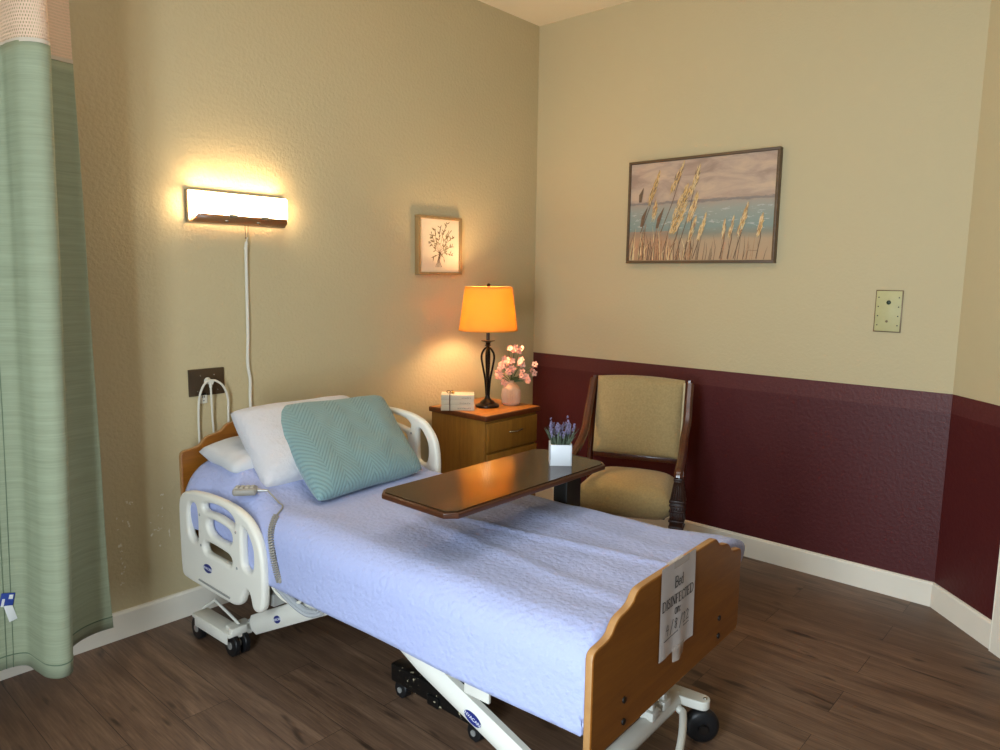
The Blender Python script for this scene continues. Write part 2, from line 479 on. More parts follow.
M['plate_ivory'] = plain('ivory painted plate', srgb(190, 182, 130), .5, var=.05, nscale=20)
M['plate_edge'] = plain('bronzed plate edge', srgb(120, 100, 72), .4, metal=.3)
M['green_knob'] = plain('dark green button', srgb(30, 48, 30), .3)
M['label_blue'] = plain('blue woven label', srgb(40, 66, 150), .7)
M['label_white'] = plain('white woven label', srgb(225, 225, 225), .7)
# lamp shade cloth
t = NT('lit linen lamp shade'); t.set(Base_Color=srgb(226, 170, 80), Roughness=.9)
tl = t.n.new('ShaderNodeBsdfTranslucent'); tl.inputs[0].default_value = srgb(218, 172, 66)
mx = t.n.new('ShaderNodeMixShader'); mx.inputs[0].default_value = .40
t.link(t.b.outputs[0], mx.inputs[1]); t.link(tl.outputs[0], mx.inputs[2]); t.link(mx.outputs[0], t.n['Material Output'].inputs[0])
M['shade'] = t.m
def emit(name, c, s):
    t = NT(name); t.set(Base_Color=c, Roughness=.4); t.b.inputs['Emission Color'].default_value = c; t.b.inputs['Emission Strength'].default_value = s
    return t.m
M['bulb'] = emit('glowing bulb', (1, .72, .38, 1), 25)
M['diffuser'] = emit('glowing acrylic diffuser', (1, .72, .42, 1), 32)

# beach painting canvas
t = NT('painted beach canvas'); t.set(Roughness=.7, Specular_IOR_Level=.3)
uvv = t.coord('UV'); u_, v_, _ = t.sep(uvv)
ns = t.noise(t.coord('UV', (2.2, 4.5, 1)), 1.5, 5, .6, .8); ns2 = t.noise(t.coord('UV', (7, 22, 1)), 1.5, 4, .7, .3)
vv = t.math('ADD', v_, t.math('MULTIPLY', t.math('SUBTRACT', ns2, .5), .06))
base = t.ramp(vv, [(.0, srgb(190, 158, 124)), (.2, srgb(186, 158, 126)), (.27, srgb(142, 142, 126)), (.33, srgb(138, 152, 142)), (.5, srgb(158, 160, 148)), (.57, srgb(170, 156, 140)), (.60, srgb(190, 168, 146)), (1.0, srgb(186, 160, 140))])
sky = t.ramp(ns, [(.35, srgb(160, 136, 120)), (.5, srgb(190, 164, 144)), (.68, srgb(216, 188, 156))])
c = t.mix(t.math('MULTIPLY', t.math('GREATER_THAN', vv, .6), .8), base, sky)
foam = t.math('MULTIPLY', t.math('GREATER_THAN', ns2, .6), t.math('MULTIPLY', t.math('GREATER_THAN', v_, .3), t.math('LESS_THAN', v_, .52)))
c = t.mix(t.math('MULTIPLY', foam, .55), c, srgb(206, 204, 200))
hz = t.math('MULTIPLY', t.math('GREATER_THAN', vv, .575), t.math('LESS_THAN', vv, .60))
c = t.mix(t.math('MULTIPLY', hz, .6), c, srgb(112, 106, 108))
lf = t.math('MULTIPLY', t.math('LESS_THAN', v_, .3), t.math('LESS_THAN', u_, .3))
c = t.mix(t.math('MULTIPLY', lf, t.math('MULTIPLY', ns, .8)), c, srgb(196, 134, 92))
t.link(c, t.b.inputs['Base Color']); t.bump(ns2, .15, .003)
M['beach'] = t.m
M['reed_gold'] = plain('golden plume paint', srgb(206, 164, 98), .7, var=.25, nscale=60)
M['reed_cream'] = plain('cream plume paint', srgb(224, 196, 146), .7, var=.15, nscale=60)
M['reed_dark'] = plain('umber stalk paint', srgb(118, 92, 68), .7, var=.2, nscale=60)
M['reed_tan'] = plain('tan grass paint', srgb(176, 130, 92), .7, var=.25, nscale=60)

# ------------------------------------------------------------------ camera
F = 724.6; YAW, PITCH, ROLL = .7264, -.1349, .0126
CAM = Vector((-3.9146, -3.1687, 1.5659))
fw = Vector((math.cos(PITCH)*math.cos(YAW), math.cos(PITCH)*math.sin(YAW), math.sin(PITCH)))
rt = fw.cross(Vector((0, 0, 1))).normalized(); up = rt.cross(fw)
rt2 = rt*math.cos(ROLL)+up*math.sin(ROLL); up2 = up*math.cos(ROLL)-rt*math.sin(ROLL)
cam = bpy.data.cameras.new('camera'); co = bpy.data.objects.new('camera', cam); col.objects.link(co)
cam.sensor_fit = 'HORIZONTAL'; cam.sensor_width = 36; cam.lens = F/1000*36; cam.clip_start = .05
Mx = Matrix((rt2, up2, -fw)).transposed().to_4x4(); Mx.translation = CAM
co.matrix_world = Mx; sc.camera = co

# ------------------------------------------------------------------ room shell
H = 3.2; XL = -4.75; YF = -4.8; T = .1
cdir = Vector((-.721, -.693, 0)); cn = Vector((-.693, .721, 0))      # corner wall runs toward the camera
cC = Vector((0, -2.527, 0)); cE = cC + cdir*1.6
struct(MB().box(((XL)/2, YF/2, -.05), (-XL+.6, -YF+.6, .1)).build('floor', M['floor'], smooth=False))
struct(MB().box(((XL)/2, YF/2, H+.05), (-XL+.6, -YF+.6, .1)).build('ceiling', M['ceil'], smooth=False))
struct(MB().box((XL/2, T/2, H/2), (-XL+.2, T, H)).build('wall_back', M['wall_back'], smooth=False))
struct(MB().box((T/2, -2.55/2, H/2), (T, 2.65, H)).build('wall_right', M['wall_w'], smooth=False))
rotc = Matrix((cdir, -cn, Vector((0, 0, 1)))).transposed()
mid = (cC+cE)/2 - cn*(T/2)
struct(MB().box((mid.x, mid.y, H/2), (1.6, T, H), rot=rotc).build('wall_corner', M['wall_w'], smooth=False))
# left wall with a glazed opening that lets the daylight in
WY0, WY1, WZ0, WZ1 = -3.0, -2.12, .10, 2.65
b = MB()
b.box((XL-T/2, (WY1+.1)/2+.0, H/2), (T, -WY1+.1, H)); b.box((XL-T/2, (YF+WY0)/2, H/2), (T, WY0-YF, H))
b.box((XL-T/2, (WY0+WY1)/2, (WZ1+H)/2), (T, WY1-WY0, H-WZ1)); b.box((XL-T/2, (WY0+WY1)/2, WZ0/2), (T, WY1-WY0, WZ0))
struct(b.build('wall_left', M['wall_w'], smooth=False))
b = MB()
for y in (WY0+.03, (WY0+WY1)/2, WY1-.03): b.box((XL-T/2, y, (WZ0+WZ1)/2), (.05, .06, WZ1-WZ0), .004)
for z in (WZ0+.03, WZ1-.03): b.box((XL-T/2, (WY0+WY1)/2, z), (.05, WY1-WY0, .06), .004)
struct(b.build('window_1', M['base']))
# baseboards
BH = .1225
def bb(name, p0, p1, n):
    p0, p1, n = Vector(p0), Vector(p1), Vector(n); b = MB()
    prof = [(0, 0), (.014, 0), (.014, BH-.012), (.008, BH-.002), (0, BH)]
    A = [b.bm.verts.new(p0+n*a+Vector((0, 0, z))) for a, z in prof]; B = [b.bm.verts.new(p1+n*a+Vector((0, 0, z))) for a, z in prof]
    for i in range(5): b.bm.faces.new((A[i], A[(i+1) % 5], B[(i+1) % 5], B[i]))
    b.bm.faces.new(A); b.bm.faces.new(B[::-1])
    struct(b.build(name, M['base'], smooth=False))
bb('baseboard_back', (XL, 0, 0), (0, 0, 0), (0, -1, 0))
bb('baseboard_right', (0, 0, 0), (0, -2.527, 0), (-1, 0, 0))
CB = .425
e = cC+cdir*CB
bb('baseboard_corner', cC, e, cn)
bb('baseboard_left', (XL, 0, 0), (XL, WY1, 0), (1, 0, 0))
tc_ = cC+cdir*(CB+.045)+cn*.011
struct(MB().box((tc_.x, tc_.y, 1.06), (.09, .022, 2.12), .003, rot=rotc).build('trim_1', M['base']))

def on_corner(d, off, z, size, name, mat, bev=.003):
    q = cC+cdir*d+cn*off
    return struct(MB().box((q.x, q.y, z), size, bev, rot=rotc).build(name, mat))
on_corner(CB+.985, .011, 1.06, (.09, .022, 2.12), 'trim_3', M['base'])
on_corner(CB+.515, .011, 2.165, (1.03, .022, .09), 'trim_4', M['base'])
dr = on_corner(CB+.515, .006, 1.06, (.85, .012, 2.12), 'door_1', M['ns_wood'])
q = cC+cdir*(CB+.17)+cn*.012
MB().cyl(q+Vector((0, 0, 1.0)), q+cn*.05+Vector((0, 0, 1.0)), .012, seg=14).sphere(q+cn*.062+Vector((0, 0, 1.0)), .027).build('door_knob', M['steel'], dr)

# ------------------------------------------------------------------ bed
bed = empty('hospital_bed', (-2.045, -1.16, 0), R(2.0), 'wooden-ended hospital bed with cream side rails, made up in white', 'bed')
def board_outline(top, bot, hw=.48):
    half = [(hw, -.115), (hw-.005, -.100), (hw-.022, -.092), (hw-.055, -.090), (hw-.088, -.082), (hw-.105, -.060), (hw-.125, -.046), (hw-.165, -.040), (hw-.195, -.030), (hw-.212, -.010), (hw-.232, -.001), (hw-.27, 0)]
    pts = [(x, top+d) for x, d in half]
    pts = chaikin(pts, 1, False)
    o = [(hw, bot+.015), (hw-.015, bot)]
    R_ = pts[::-1]
    outline = [(-x, z) for x, z in pts][::1]
    # left shoulder up to the top, right top to the shoulder, bottom
    return [(-hw+.03, bot), (-hw+.009, bot+.008), (-hw, bot+.03)] + [(-x, z) for x, z in pts] + pts[::-1] + [(hw, bot+.015), (hw-.015, bot)]
def board(name, v, top, bot, sign):
    me = plate_mesh([board_outline(top, bot)], .012, .005)
    rotm = Matrix(((1, 0, 0), (0, 0, -1), (0, 1, 0))).to_4x4()
    rotm.translation = (-.008 if v < 0 else 0, v, 0)
    b = MB(); b.add_mesh(me, rotm)
    o = b.build(name, [M['board'], M['board_edge']], bed)
    for p in o.data.polygons:
        if abs(p.normal.y) < .6: p.material_index = 1
    return o
fb = board('footboard', -1.04, .737, .345, -1)
hb = board('headboard', 1.04, .902, .40, 1)
for u in (-.325, .30):
    for z in (.445, .382):
        MB().cyl((u, -1.050, z), (u, -1.056, z), .009, seg=12).build('bolt', M['dark_hole'], fb)
b = MB(); b.box((0, .0, .562), (.89, 2.0, .15), .035, seg=3); b.build('mattress', M['mattress'], bed)
b = MB()
for s in (-1, 1): b.box((s*.40, 0, .455), (.04, 1.98, .05), .004)
for v in (-.9, -.45, 0, .45, .9): b.box((0, v, .455), (.80, .05, .03), .003)
b.box((0, 0, .487), (.86, 1.96, .012), .003)
b.build('deck_frame', M['cream_metal'], bed)
# lift arms at head and foot
def arm(pts, name='lift_arm', w=.05, h=.075):
    return MB().sweep_rect(pts, w, h, (1, 0, 0)).build(name, M['cream_metal'], bed)
for s in (-1, 1):
    arm([(s*.40, .62, .135), (s*.40, .10, .395)], h=.08)
    q = -.40 if s < 0 else .20
    arm([(q, -.26, .385), (q, -.36, .335), (q, -.93, .125)], h=.075)
for v in (-.30, .14): MB().cyl((-.40, v, .40), (.40, v, .40), .02).build('pivot_tube', M['grey_metal'], bed)
b = MB(); b.box((-.375, -.47, .335), (.03, .05, .075), .008); b.build('pivot_bracket', M['cream_metal'], bed)
MB().box((-.405, -.60, .335), (.012, .10, .06), .003).build('stop_plate', M['cream_metal'], bed)
MB().cyl((-.40, -.935, .135), (.25, -.935, .135), .029).build('foot_tube', M['cream_metal'], bed)
MB().cyl((-.40, .66, .12), (.40, .66, .12), .024).build('head_tube', M['grey_metal'], bed)
for u in (.06, .14):
    b = MB(); b.box((u, -.935, .172), (.05, .05, .03), .004); b.box((u, -.93, .19), (.02, .04, .03), .003); b.build('tube_clip', M['cream_metal'], bed)
MB().tube(catmull([(.235, -.86, .165), (.228, -.90, .155), (.215, -.965, .122), (.205, -.985, .115), (.10, -1.03, .09), (-.02, -1.06, .075), (-.20, -1.065, .07)], 4), .013, 10).build('brake_pedal', M['cream_metal'], bed)
def badge(parent, c, n, upv, w, h, text):
    """oval badge with lettering"""
    n, upv = Vector(n).normalized(), Vector(upv); upv = (upv-n*upv.dot(n)).normalized(); r = upv.cross(n)
    fr = Matrix((r, upv, n)).transposed().to_4x4(); fr.translation = Vector(c)
    b = MB(); ring = [fr @ Vector((w/2*math.cos(2*PI*k/28), h/2*math.sin(2*PI*k/28), .0015)) for k in range(28)]
    ring0 = [fr @ Vector((w/2*math.cos(2*PI*k/28), h/2*math.sin(2*PI*k/28), -.001)) for k in range(28)]
    A = [b.bm.verts.new(p) for p in ring]; B = [b.bm.verts.new(p) for p in ring0]
    b.bm.faces.new(A)
    for k in range(28): b.bm.faces.new((B[k], B[(k+1) % 28], A[(k+1) % 28], A[k]))
    b.build('badge', M['logo_blue'], parent, smooth=False)
    m2 = fr.copy(); m2.translation = fr @ Vector((0, 0, .0018))
    t = MB(); t.add_mesh(text_mesh(text, h*.46, .0003), m2); t.build('badge_lettering', M['white_ink'], parent, smooth=False)
badge(bed, (-.426, .425, .228), (-1, 0, 0), (0, 0.42, .9), .045, .03, 'INVACARE')
badge(bed, (-.426, -.60, .247), (-1, 0, 0), (0, -.35, .94), .07, .034, 'INVACARE')
# casters
def caster(c, name='caster', twin=True, axis=(1, 0, 0)):
    a = Vector(axis); c = Vector(c); b = MB()
    if twin:
        for s in (-1, 1): b.cyl(c+a*(s*.022-.012), c+a*(s*.022+.012), .047, seg=24, bevel=.006)
    else:
        n0 = len(b.bm.verts)
        b.lathe([(.018, -.024), (.044, -.024), (.055, -.017), (.060, -.006), (.060, .006), (.055, .017), (.044, .024), (.018, .024)], seg=32)
        b.bm.verts.ensure_lookup_table(); q = Vector((0, 0, 1)).rotation_difference(a.normalized()).to_matrix()
        for vv in b.bm.verts[n0:]: vv.co = q @ vv.co+c
    o = b.build(name, M['black_plastic'], bed)
    h = MB(); h.cyl(c-a*.037, c+a*.037, .016, seg=14); h.box(c+Vector((0, 0, .04)), (.03, .03, .03), .004); h.build('hub', M['grey_metal'] if twin else M['dark_hole'], o)
    return o
caster((-.46, .935, .047)); caster((-.445, .69, .047)); caster((.47, .92, .047)); caster((.455, .69, .047))
for s in (-1, 1):
    b = MB(); b.box((s*.465, .805, .105), (.075, .30, .018), .004); b.box((s*.465-s*.04*0-.036, .80, .085), (.006, .26, .04), .003); b.box((s*.455, .665, .118), (.07, .03, .03), .004); b.box((s*.43, .70, .10), (.09, .06, .05), .006)
    b.build('caster_bracket', M['cream_metal'], bed)
MB().tube([(-.46, .93, .13), (-.455, .84, .19), (-.45, .74, .16), (-.44, .68, .13)], .006, 8).build('brake_wire', M['cream_metal'], bed)
caster((.278, -1.02, .058), twin=False, axis=(.80, .60, 0)); caster((-.36, -1.04, .06), twin=False, axis=(.9, .4, 0))
m = Matrix(((.98, -.10, 0), (.10, .98, 0), (0, 0, 1))).to_4x4(); m.translation = (.262, -.93, .142)
b = MB(); b.add_mesh(plate_mesh([chaikin([(-.033, .07), (.033, .07), (.030, -.09), (.024, -.112), (0, -.122), (-.024, -.112), (-.030, -.09)], 2)], .016, .004), m); b.build('caster_arm', M['cream_metal'], bed)
b = MB(); b.sweep_rect([(-.40, -.93, .15), (-.38, -1.03, .135)], .05, .03, (1, .2, 0)); b.build('caster_arm', M['cream_metal'], bed)
MB().sphere((.272, -1.032, .160), .007, sz=.6).build('bolt', M['steel'], bed)
# side rails (moulded plastic plates with cut-outs)
outer = [(-.165, .33), (-.163, .52), (-.165, .60), (-.19, .645), (-.26, .667), (-.36, .678), (-.46, .682), (-.58, .680), (-.68, .668), (-.75, .645), (-.80, .607), (-.838, .56), (-.855, .49), (-.857, .42), (-.853, .34), (-.838, .300), (-.80, .282), (-.765, .292), (-.756, .33), (-.742, .357), (-.718, .355), (-.700, .325), (-.675, .283), (-.63, .266), (-.58, .264), (-.36, .268), (-.20, .272), (-.172, .285)]
holes = [
    [(-.262, .600), (-.262, .495), (-.275, .47), (-.315, .465), (-.325, .48), (-.325, .605), (-.30, .615)],
    [(-.40, .632), (-.40, .616), (-.47, .622), (-.55, .618), (-.635, .600), (-.642, .615), (-.60, .636), (-.50, .644)],
    [(-.430, .560), (-.440, .535), (-.48, .520), (-.56, .518), (-.605, .522), (-.615, .540), (-.610, .556), (-.58, .566), (-.50, .573), (-.45, .572)],
    [(-.395, .468), (-.395, .440), (-.45, .438), (-.56, .435), (-.605, .433), (-.605, .455), (-.56, .462), (-.45, .470)],
    [(-.712, .590), (-.712, .46), (-.725, .447), (-.755, .445), (-.772, .462), (-.776, .51), (-.770, .54), (-.745, .575), (-.722, .597)]]
def side_rail(u, dv, dz, name, sgn):
    o2 = [[(-.172+(v+.163)*.915+dv, z+dz) for v, z in chaikin(p, 2)] for p in [outer]+holes]
    me = plate_mesh(o2, .018, .0145, 4, .010)
    m = Matrix(((0, 0, 1), (1, 0, 0), (0, 1, 0))).to_4x4(); m.translation = (u, 1.16, 0)
    b = MB(); b.add_mesh(me, m)
    o = b.build(name, M['cream_plastic'], bed, angle=60)
    for v, z in ((-.362, .585), (-.362, .455), (-.66, .575), (-.66, .43)):
        MB().sphere((u-.018, -.172+(v+.163)*.915+dv+1.16, z+dz), .006, sx=.4, u=10, v=6).build('screw', M['grey_metal'], o)
    return o
rl = side_rail(-.497, .018, 0, 'side_rail', -1)
rr = side_rail(.497, .090, .222, 'side_rail', 1)
badge(rl, (-.5165, 1.178-.405, .368), (-1, 0, 0), (0, 0, 1), .062, .036, 'INVACARE')
MB().tube([(-.516, 1.178-.33, .300), (-.518, 1.178-.57, .292)], .004, 8).build('groove_strip', M['grey_metal'], rl)
for u, z in ((-.485, .33), (.485, .45)):
    for v in (.62, .42): MB().box((u*.9, v, z), (.06, .08, .05), .005).build('rail_bracket', M['grey_metal'], bed)
# loose cables under clear sleeve behind the side rail
MB().tube(catmull([(-.475, .44, .47), (-.465, .40, .43), (-.455, .34, .39), (-.445, .28, .355), (-.435, .22, .335), (-.43, .15, .345)], 6), .011, 8).build('cable', M['clear'], bed)
MB().tube(catmull([(-.48, .43, .46), (-.47, .38, .41), (-.46, .31, .365), (-.45, .25, .335), (-.44, .19, .325), (-.43, .13, .35)], 6), .008, 8).build('cable', M['clear'], bed)
MB().tube(catmull([(-.475, .45, .45), (-.465, .41, .40), (-.46, .35, .36), (-.45, .30, .345), (-.44, .25, .36), (-.43, .24, .39)], 6), .006, 8).build('cable', M['cord_white'], bed)
MB().tube(catmull([(-.485, .43, .50), (-.478, .415, .47), (-.47, .405, .44), (-.465, .40, .41)], 6), [.010+.010*math.sin(PI*k/18) for k in range(19)], 10).build('cable_sleeve', M['clear'], bed)

# bedspread
def bed_top(u, v):
    """height of the made bed surface (bed local)"""
    z = .66
    # pillow hidden under the spread at the head
    k = max(0, min(1, (v-.42)/.34)); z += .10*(k*k*(3-2*k))
    # creases along the length
    def ridge(x, c, w, h): return h*math.exp(-((x-c)/w)**2)
    fade = max(0, min(1, (.1-v)/.25))
    z += fade*ridge(u, .035-.10*(v+.6)+.01*math.sin(5*v), .018, .010)
    z += fade*ridge(u, -.20+.12*(v+.75), .035, .007)
    z += fade*ridge(u, .26+.05*v, .05, .006)
    z += .006*noise.noise(Vector((u*5, v*3, 1.7)))+.004*noise.noise(Vector((u*11, v*7, 4.2)))
    return z
def spread_fn(a, c):
    # a across (left hem to right hem), c along (foot to head)
    r = .10; arc = r*PI/2
    W = .474 if a < .5 else .478
    flap = 0
    if c < .06: v = -1.022; flap = (1-c/.06)*.22
    else: v = -1.022+(c-.06)/.94*2.0
    dl, dr = .66-.405-r, .66-.44-r
    flat = .474+.478-2*r; total = dl+dr+2*arc+flat; s = a*total
    zt = .66; out = 0
    if s < dl: u, z, out = -W, zt-r-(dl-s), 1-s/dl; sd = -1
    elif s < dl+arc: q = (s-dl)/r; u, z = -W+r-r*math.cos(q), zt-r+r*math.sin(q); sd = -1
    elif s < dl+arc+flat: u, z = -.474+r+(s-dl-arc), zt; sd = 0
    elif s < dl+2*arc+flat: q = (s-dl-arc-flat)/r; u, z = W-r+r*math.sin(q), zt-r+r*math.cos(q); sd = 1
    else: k = s-(dl+2*arc+flat); u, z, out = W, zt-r-k, k/dr; sd = 1
    wgt = max(0, min(1, 1-(zt-z)/.16))
    hgt = bed_top(max(-.44, min(.44, u)), v)-.66
    z += hgt*wgt
    # soft waves down the hanging side
    if sd:
        low = max(0, min(1, (zt-z)/.22))
        u += sd*low*(.012*noise.noise(Vector((v*2.6, sd*5, 1.3)))+.008)
        if sd < 0:
            k0 = max(0, min(1, (v-.40)/.25)); k = max(0, min(1, (v-.78)/.16)); k = k*k*(3-2*k)
            u -= .030*k*math.sin(PI*min(1, max(0, (zt+.1-z)/.30)))**.8
            if z < .50: z += (.50-z)*k0*.9
            u += .012*k0
        else:
            k = max(0, min(1, (-.80-v)/.15)); z += k*max(0, .55-z)*.9; u += .10*k*max(0, math.sin(PI*min(1, max(0, (zt+.015-z)/.135))))**.7; z += .0
    if flap and sd > 0:
        f = flap/.22; u += (.38-u)*f; z += (.57-z)*f
    elif flap:
        z -= flap*(1 if z-flap > .42 else 0) if z-flap > .42 else max(0, z-.42)*min(1, flap/.22)
    return Vector((u, v, z))
sp_ = MB(uv=True); sp_.grid(spread_fn, 110, 130)
# end flap at the foot (inside the footboard)
spread = sp_.build('bedspread', M['spread'], None, angle=180)
spread.location = bed.location; spread.rotation_euler = bed.rotation_euler
sol = spread.modifiers.new('thick', 'SOLIDIFY'); sol.thickness = .008; sol.offset = 1
tag(spread, 'white textured bedspread smoothed over the hospital bed and hanging down its side', 'bedspread')

def pillow(name, c00, c10, c11, c01, th, mat, label=None, cat='pillow', nn=36, pinch=.06, sag=0.0, seedv=0.0, seam=False):
    """c00 bottom-left, c10 bottom-right, c11 top-right, c01 top-left as seen"""
    c00, c10, c11, c01 = map(Vector, (c00, c10, c11, c01))
    nrm = (c10-c00).cross(c01-c00).normalized()
    b = MB(uv=True)
    def side(sgn):
        def fn(a, c):
            x, y = 2*a-1, 2*c-1
            # edges pulled inward between pointed corners
            cr = .035*(x*x*y*y)**3; px = pinch*(1-y*y)*x+cr*x; py = pinch*(1-x*x)*y+cr*y
            A, C_ = (x-px+1)/2, (y-py+1)/2
            p = c00*(1-A)*(1-C_)+c10*A*(1-C_)+c11*A*C_+c01*(1-A)*C_
            f = ((1-x**4)*(1-y**4))**.5
            w = .012*noise.noise(Vector((x*1.6+seedv, y*1.6, sgn)))+.006*noise.noise(Vector((x*4+seedv, y*4, sgn+3)))
            return p+nrm*sgn*(th/2*f*(1+.0*x)+w*f)-Vector((0, 0, sag*(1-x*x)*max(0, y)))
        return fn
    b.grid(side(1), nn, nn); b.grid(side(-1), nn, nn, flip=True)
    bmesh.ops.remove_doubles(b.bm, verts=b.bm.verts[:], dist=.0006)
    o = b.build(name, mat, None, angle=180)
    tag(o, label, cat)
    return o
teal = pillow('throw_cushion', (-2.355, -.85, .690), (-1.745, -.79, .690), (-1.585, -.30, .955), (-2.255, -.285, .968), .15, M['teal'], 'square teal throw cushion with chevron quilting leaning at the front of the bed head', 'cushion', 60, .05, seedv=2.2)
pillow('bed_pillow', (-2.44, -.60, .700), (-1.80, -.60, .700), (-1.75, -.24, .968), (-2.395, -.245, .972), .17, M['pillow'], 'white textured pillow propped upright behind the teal cushion', 'pillow', 44, .04, seedv=5.5)
pillow('flat_pillow', (-2.50, -.47, .765), (-1.66, -.47, .765), (-1.66, -.15, .80), (-2.50, -.15, .80), .13, M['sheet'], 'plain white pillow lying flat against the headboard, half under the bedspread', 'pillow', 36, .025, seedv=8.1)

# bed remote and its coiled cord
def on_bed(x, y, h=0.0):
    u = (x+2.045)*math.cos(R(2))+(y+1.16)*math.sin(R(2)); v = -(x+2.045)*math.sin(R(2))+(y+1.16)*math.cos(R(2))
    return Vector((x, y, bed_top(max(-.44, min(.44, u)), v)+h))
RP = on_bed(-2.512, -.59, -.004)
rm = empty('bed_remote', RP, R(-40), 'grey hand control with a coiled cord lying on the bedspread beside the rail', 'remote control')
MB().box((0, 0, .014), (.092, .062, .030), .012, seg=3).build('remote_body', M['remote'], rm)
b = MB()
for i in range(4):
    for j in (-1, 1): b.box((-.030+i*.019, j*.012, .030), (.014, .013, .004), .0015)
b.build('keypad', M['remote_key'], rm)
b = MB(); b.cyl((.044, 0, .014), (.085, .0, .012), .007, .005, 12); b.build('strain_relief', M['grey_metal'], rm)
inv = Matrix.Rotation(R(40), 3, 'Z')
def to_rm(p): return inv @ (Vector(p)-RP)
start = RP+Matrix.Rotation(R(-40), 3, 'Z') @ Vector((.085, 0, .012))
axis = catmull([start, on_bed(-2.435, -.70, .014), on_bed(-2.450, -.755, .016), (-2.500, -.785, .652), (-2.538, -.815, .61), (-2.552, -.845, .55), (-2.552, -.865, .49), (-2.545, -.88, .44)], 36)
pts = []
for i, p in enumerate(axis):
    k = i/len(axis); rad = .0105 if k > .40 else .0
    tng = (axis[min(i+1, len(axis)-1)]-axis[max(i-1, 0)]).normalized()
    s1 = tng.cross(Vector((1, 0, 0))).normalized(); s2 = tng.cross(s1)
    th = i*1.25
    pts.append(to_rm(p+s1*math.cos(th)*rad+s2*math.sin(th)*rad))
MB().tube(pts, .0035, 6).build('coiled_cord', M['remote'], rm)

# disinfection notice taped on the footboard
nt = empty('paper_notice', (0, 0, 0), 0, 'white paper notice dated 4/8/22 taped to the footboard', 'sign')
frm = Matrix.Rotation(R(2.0), 4, 'Z'); frm.translation = bed.location
PU, PV, PT = -.008, -1.0545, .752
def bedpt(u, z, off=0.0): return frm @ Vector((u, PV-off, z))
pw, phh = .222, .284
def paperpt(x, y, off=0.0):     # x right as read (0..pw), y down from top
    k = y/phh
    return bedpt(PU-pw/2-.020+x+.004*k, PT-y-.018*0, .0006+off+.002*math.sin(x*60)*k)
b = MB(); b.grid(lambda a, c: paperpt(a*pw, c*phh), 16, 16); o = b.build('paper', M['paper'], nt, angle=180)
b = MB()
b.grid(lambda a, c: paperpt(.075+a*.10, c*.022, .0012), 4, 2); 
# tape folds over the top edge of the board
b.grid(lambda a, c: bedpt(PU-.053+a*.10, .7385, -.001-c*.026), 4, 4)
b.build('tape', M['tape'], nt)
b = MB(); b.grid(lambda a, c: paperpt(.085+a*.075-.01*c, phh-.014+c*.040, .002+.006*c*(1+math.sin(a*5))), 8, 4); b.build('tape', M['tape'], nt)
# serif lettering drawn with strokes
LET = {
 'B': (.68, [([(.12, 0), (.12, 1)], .15), ([(.02, 1), (.40, 1), (.56, .9), (.58, .75), (.54, .6), (.40, .52), (.12, .52)], .09), ([(.40, .52), (.58, .44), (.63, .27), (.58, .1), (.42, 0), (.02, 0)], .1)]),
 'e': (.46, [([(.06, .36), (.40, .36), (.38, .55), (.24, .65), (.1, .55), (.05, .33), (.1, .1), (.24, 0), (.40, .1)], .09)]),
 'd': (.54, [([(.40, 0), (.40, 1), (.30, 1)], .12), ([(.40, .52), (.26, .64), (.1, .54), (.05, .32), (.1, .1), (.24, 0), (.40, .1)], .09), ([(.40, .02), (.52, .02)], .06)]),
 'D': (.76, [([(.13, 0), (.13, 1)], .15), ([(.02, 1), (.38, 1), (.58, .9), (.68, .68), (.69, .5), (.66, .28), (.56, .1), (.38, 0), (.02, 0)], .09)]),
 'I': (.36, [([(.18, 0), (.18, 1)], .15), ([(.04, 1), (.32, 1)], .06), ([(.04, 0), (.32, 0)], .06)]),
 'S': (.56, [([(.46, .78), (.44, .92), (.28, 1), (.12, .93), (.08, .75), (.16, .6), (.40, .44), (.48, .26), (.42, .07), (.26, 0), (.10, .07), (.06, .24)], .11)]),
 'N': (.74, [([(.13, 0), (.13, 1)], .07), ([(.10, 1), (.62, .0)], .15), ([(.62, 0), (.62, 1)], .07), ([(.02, 1), (.2, 1)], .06), ([(.03, 0), (.24, 0)], .06), ([(.5, 1), (.73, 1)], .06)]),
 'F': (.58, [([(.13, 0), (.13, 1)], .15), ([(.02, 1), (.52, 1), (.53, .82)], .07), ([(.13, .52), (.40, .52)], .07), ([(.03, 0), (.26, 0)], .06)]),
 'E': (.62, [([(.13, 0), (.13, 1)], .15), ([(.02, 1), (.52, 1), (.53, .82)], .07), ([(.13, .52), (.40, .52)], .07), ([(.02, 0), (.54, 0), (.57, .2)], .07)]),
 'C': (.68, [([(.60, .76), (.56, .92), (.38, 1), (.18, .9), (.08, .66), (.07, .42), (.14, .16), (.32, 0), (.52, .05), (.62, .2)], .11)]),
 'T': (.62, [([(.31, 0), (.31, 1)], .15), ([(.03, .8), (.05, 1), (.57, 1), (.59, .8)], .07), ([(.2, 0), (.42, 0)], .06)]),
 'o': (.5, [([(.25, .64), (.1, .54), (.06, .32), (.1, .1), (.25, 0), (.4, .1), (.44, .32), (.4, .54), (.25, .64)], .1)]),
 'n': (.54, [([(.12, 0), (.12, .64)], .12), ([(.12, .5), (.26, .63), (.38, .58), (.42, .4), (.42, 0)], .11)]),
 ':': (.26, [([(.13, .03), (.13, .13)], .11), ([(.13, .45), (.13, .55)], .11)]),
}
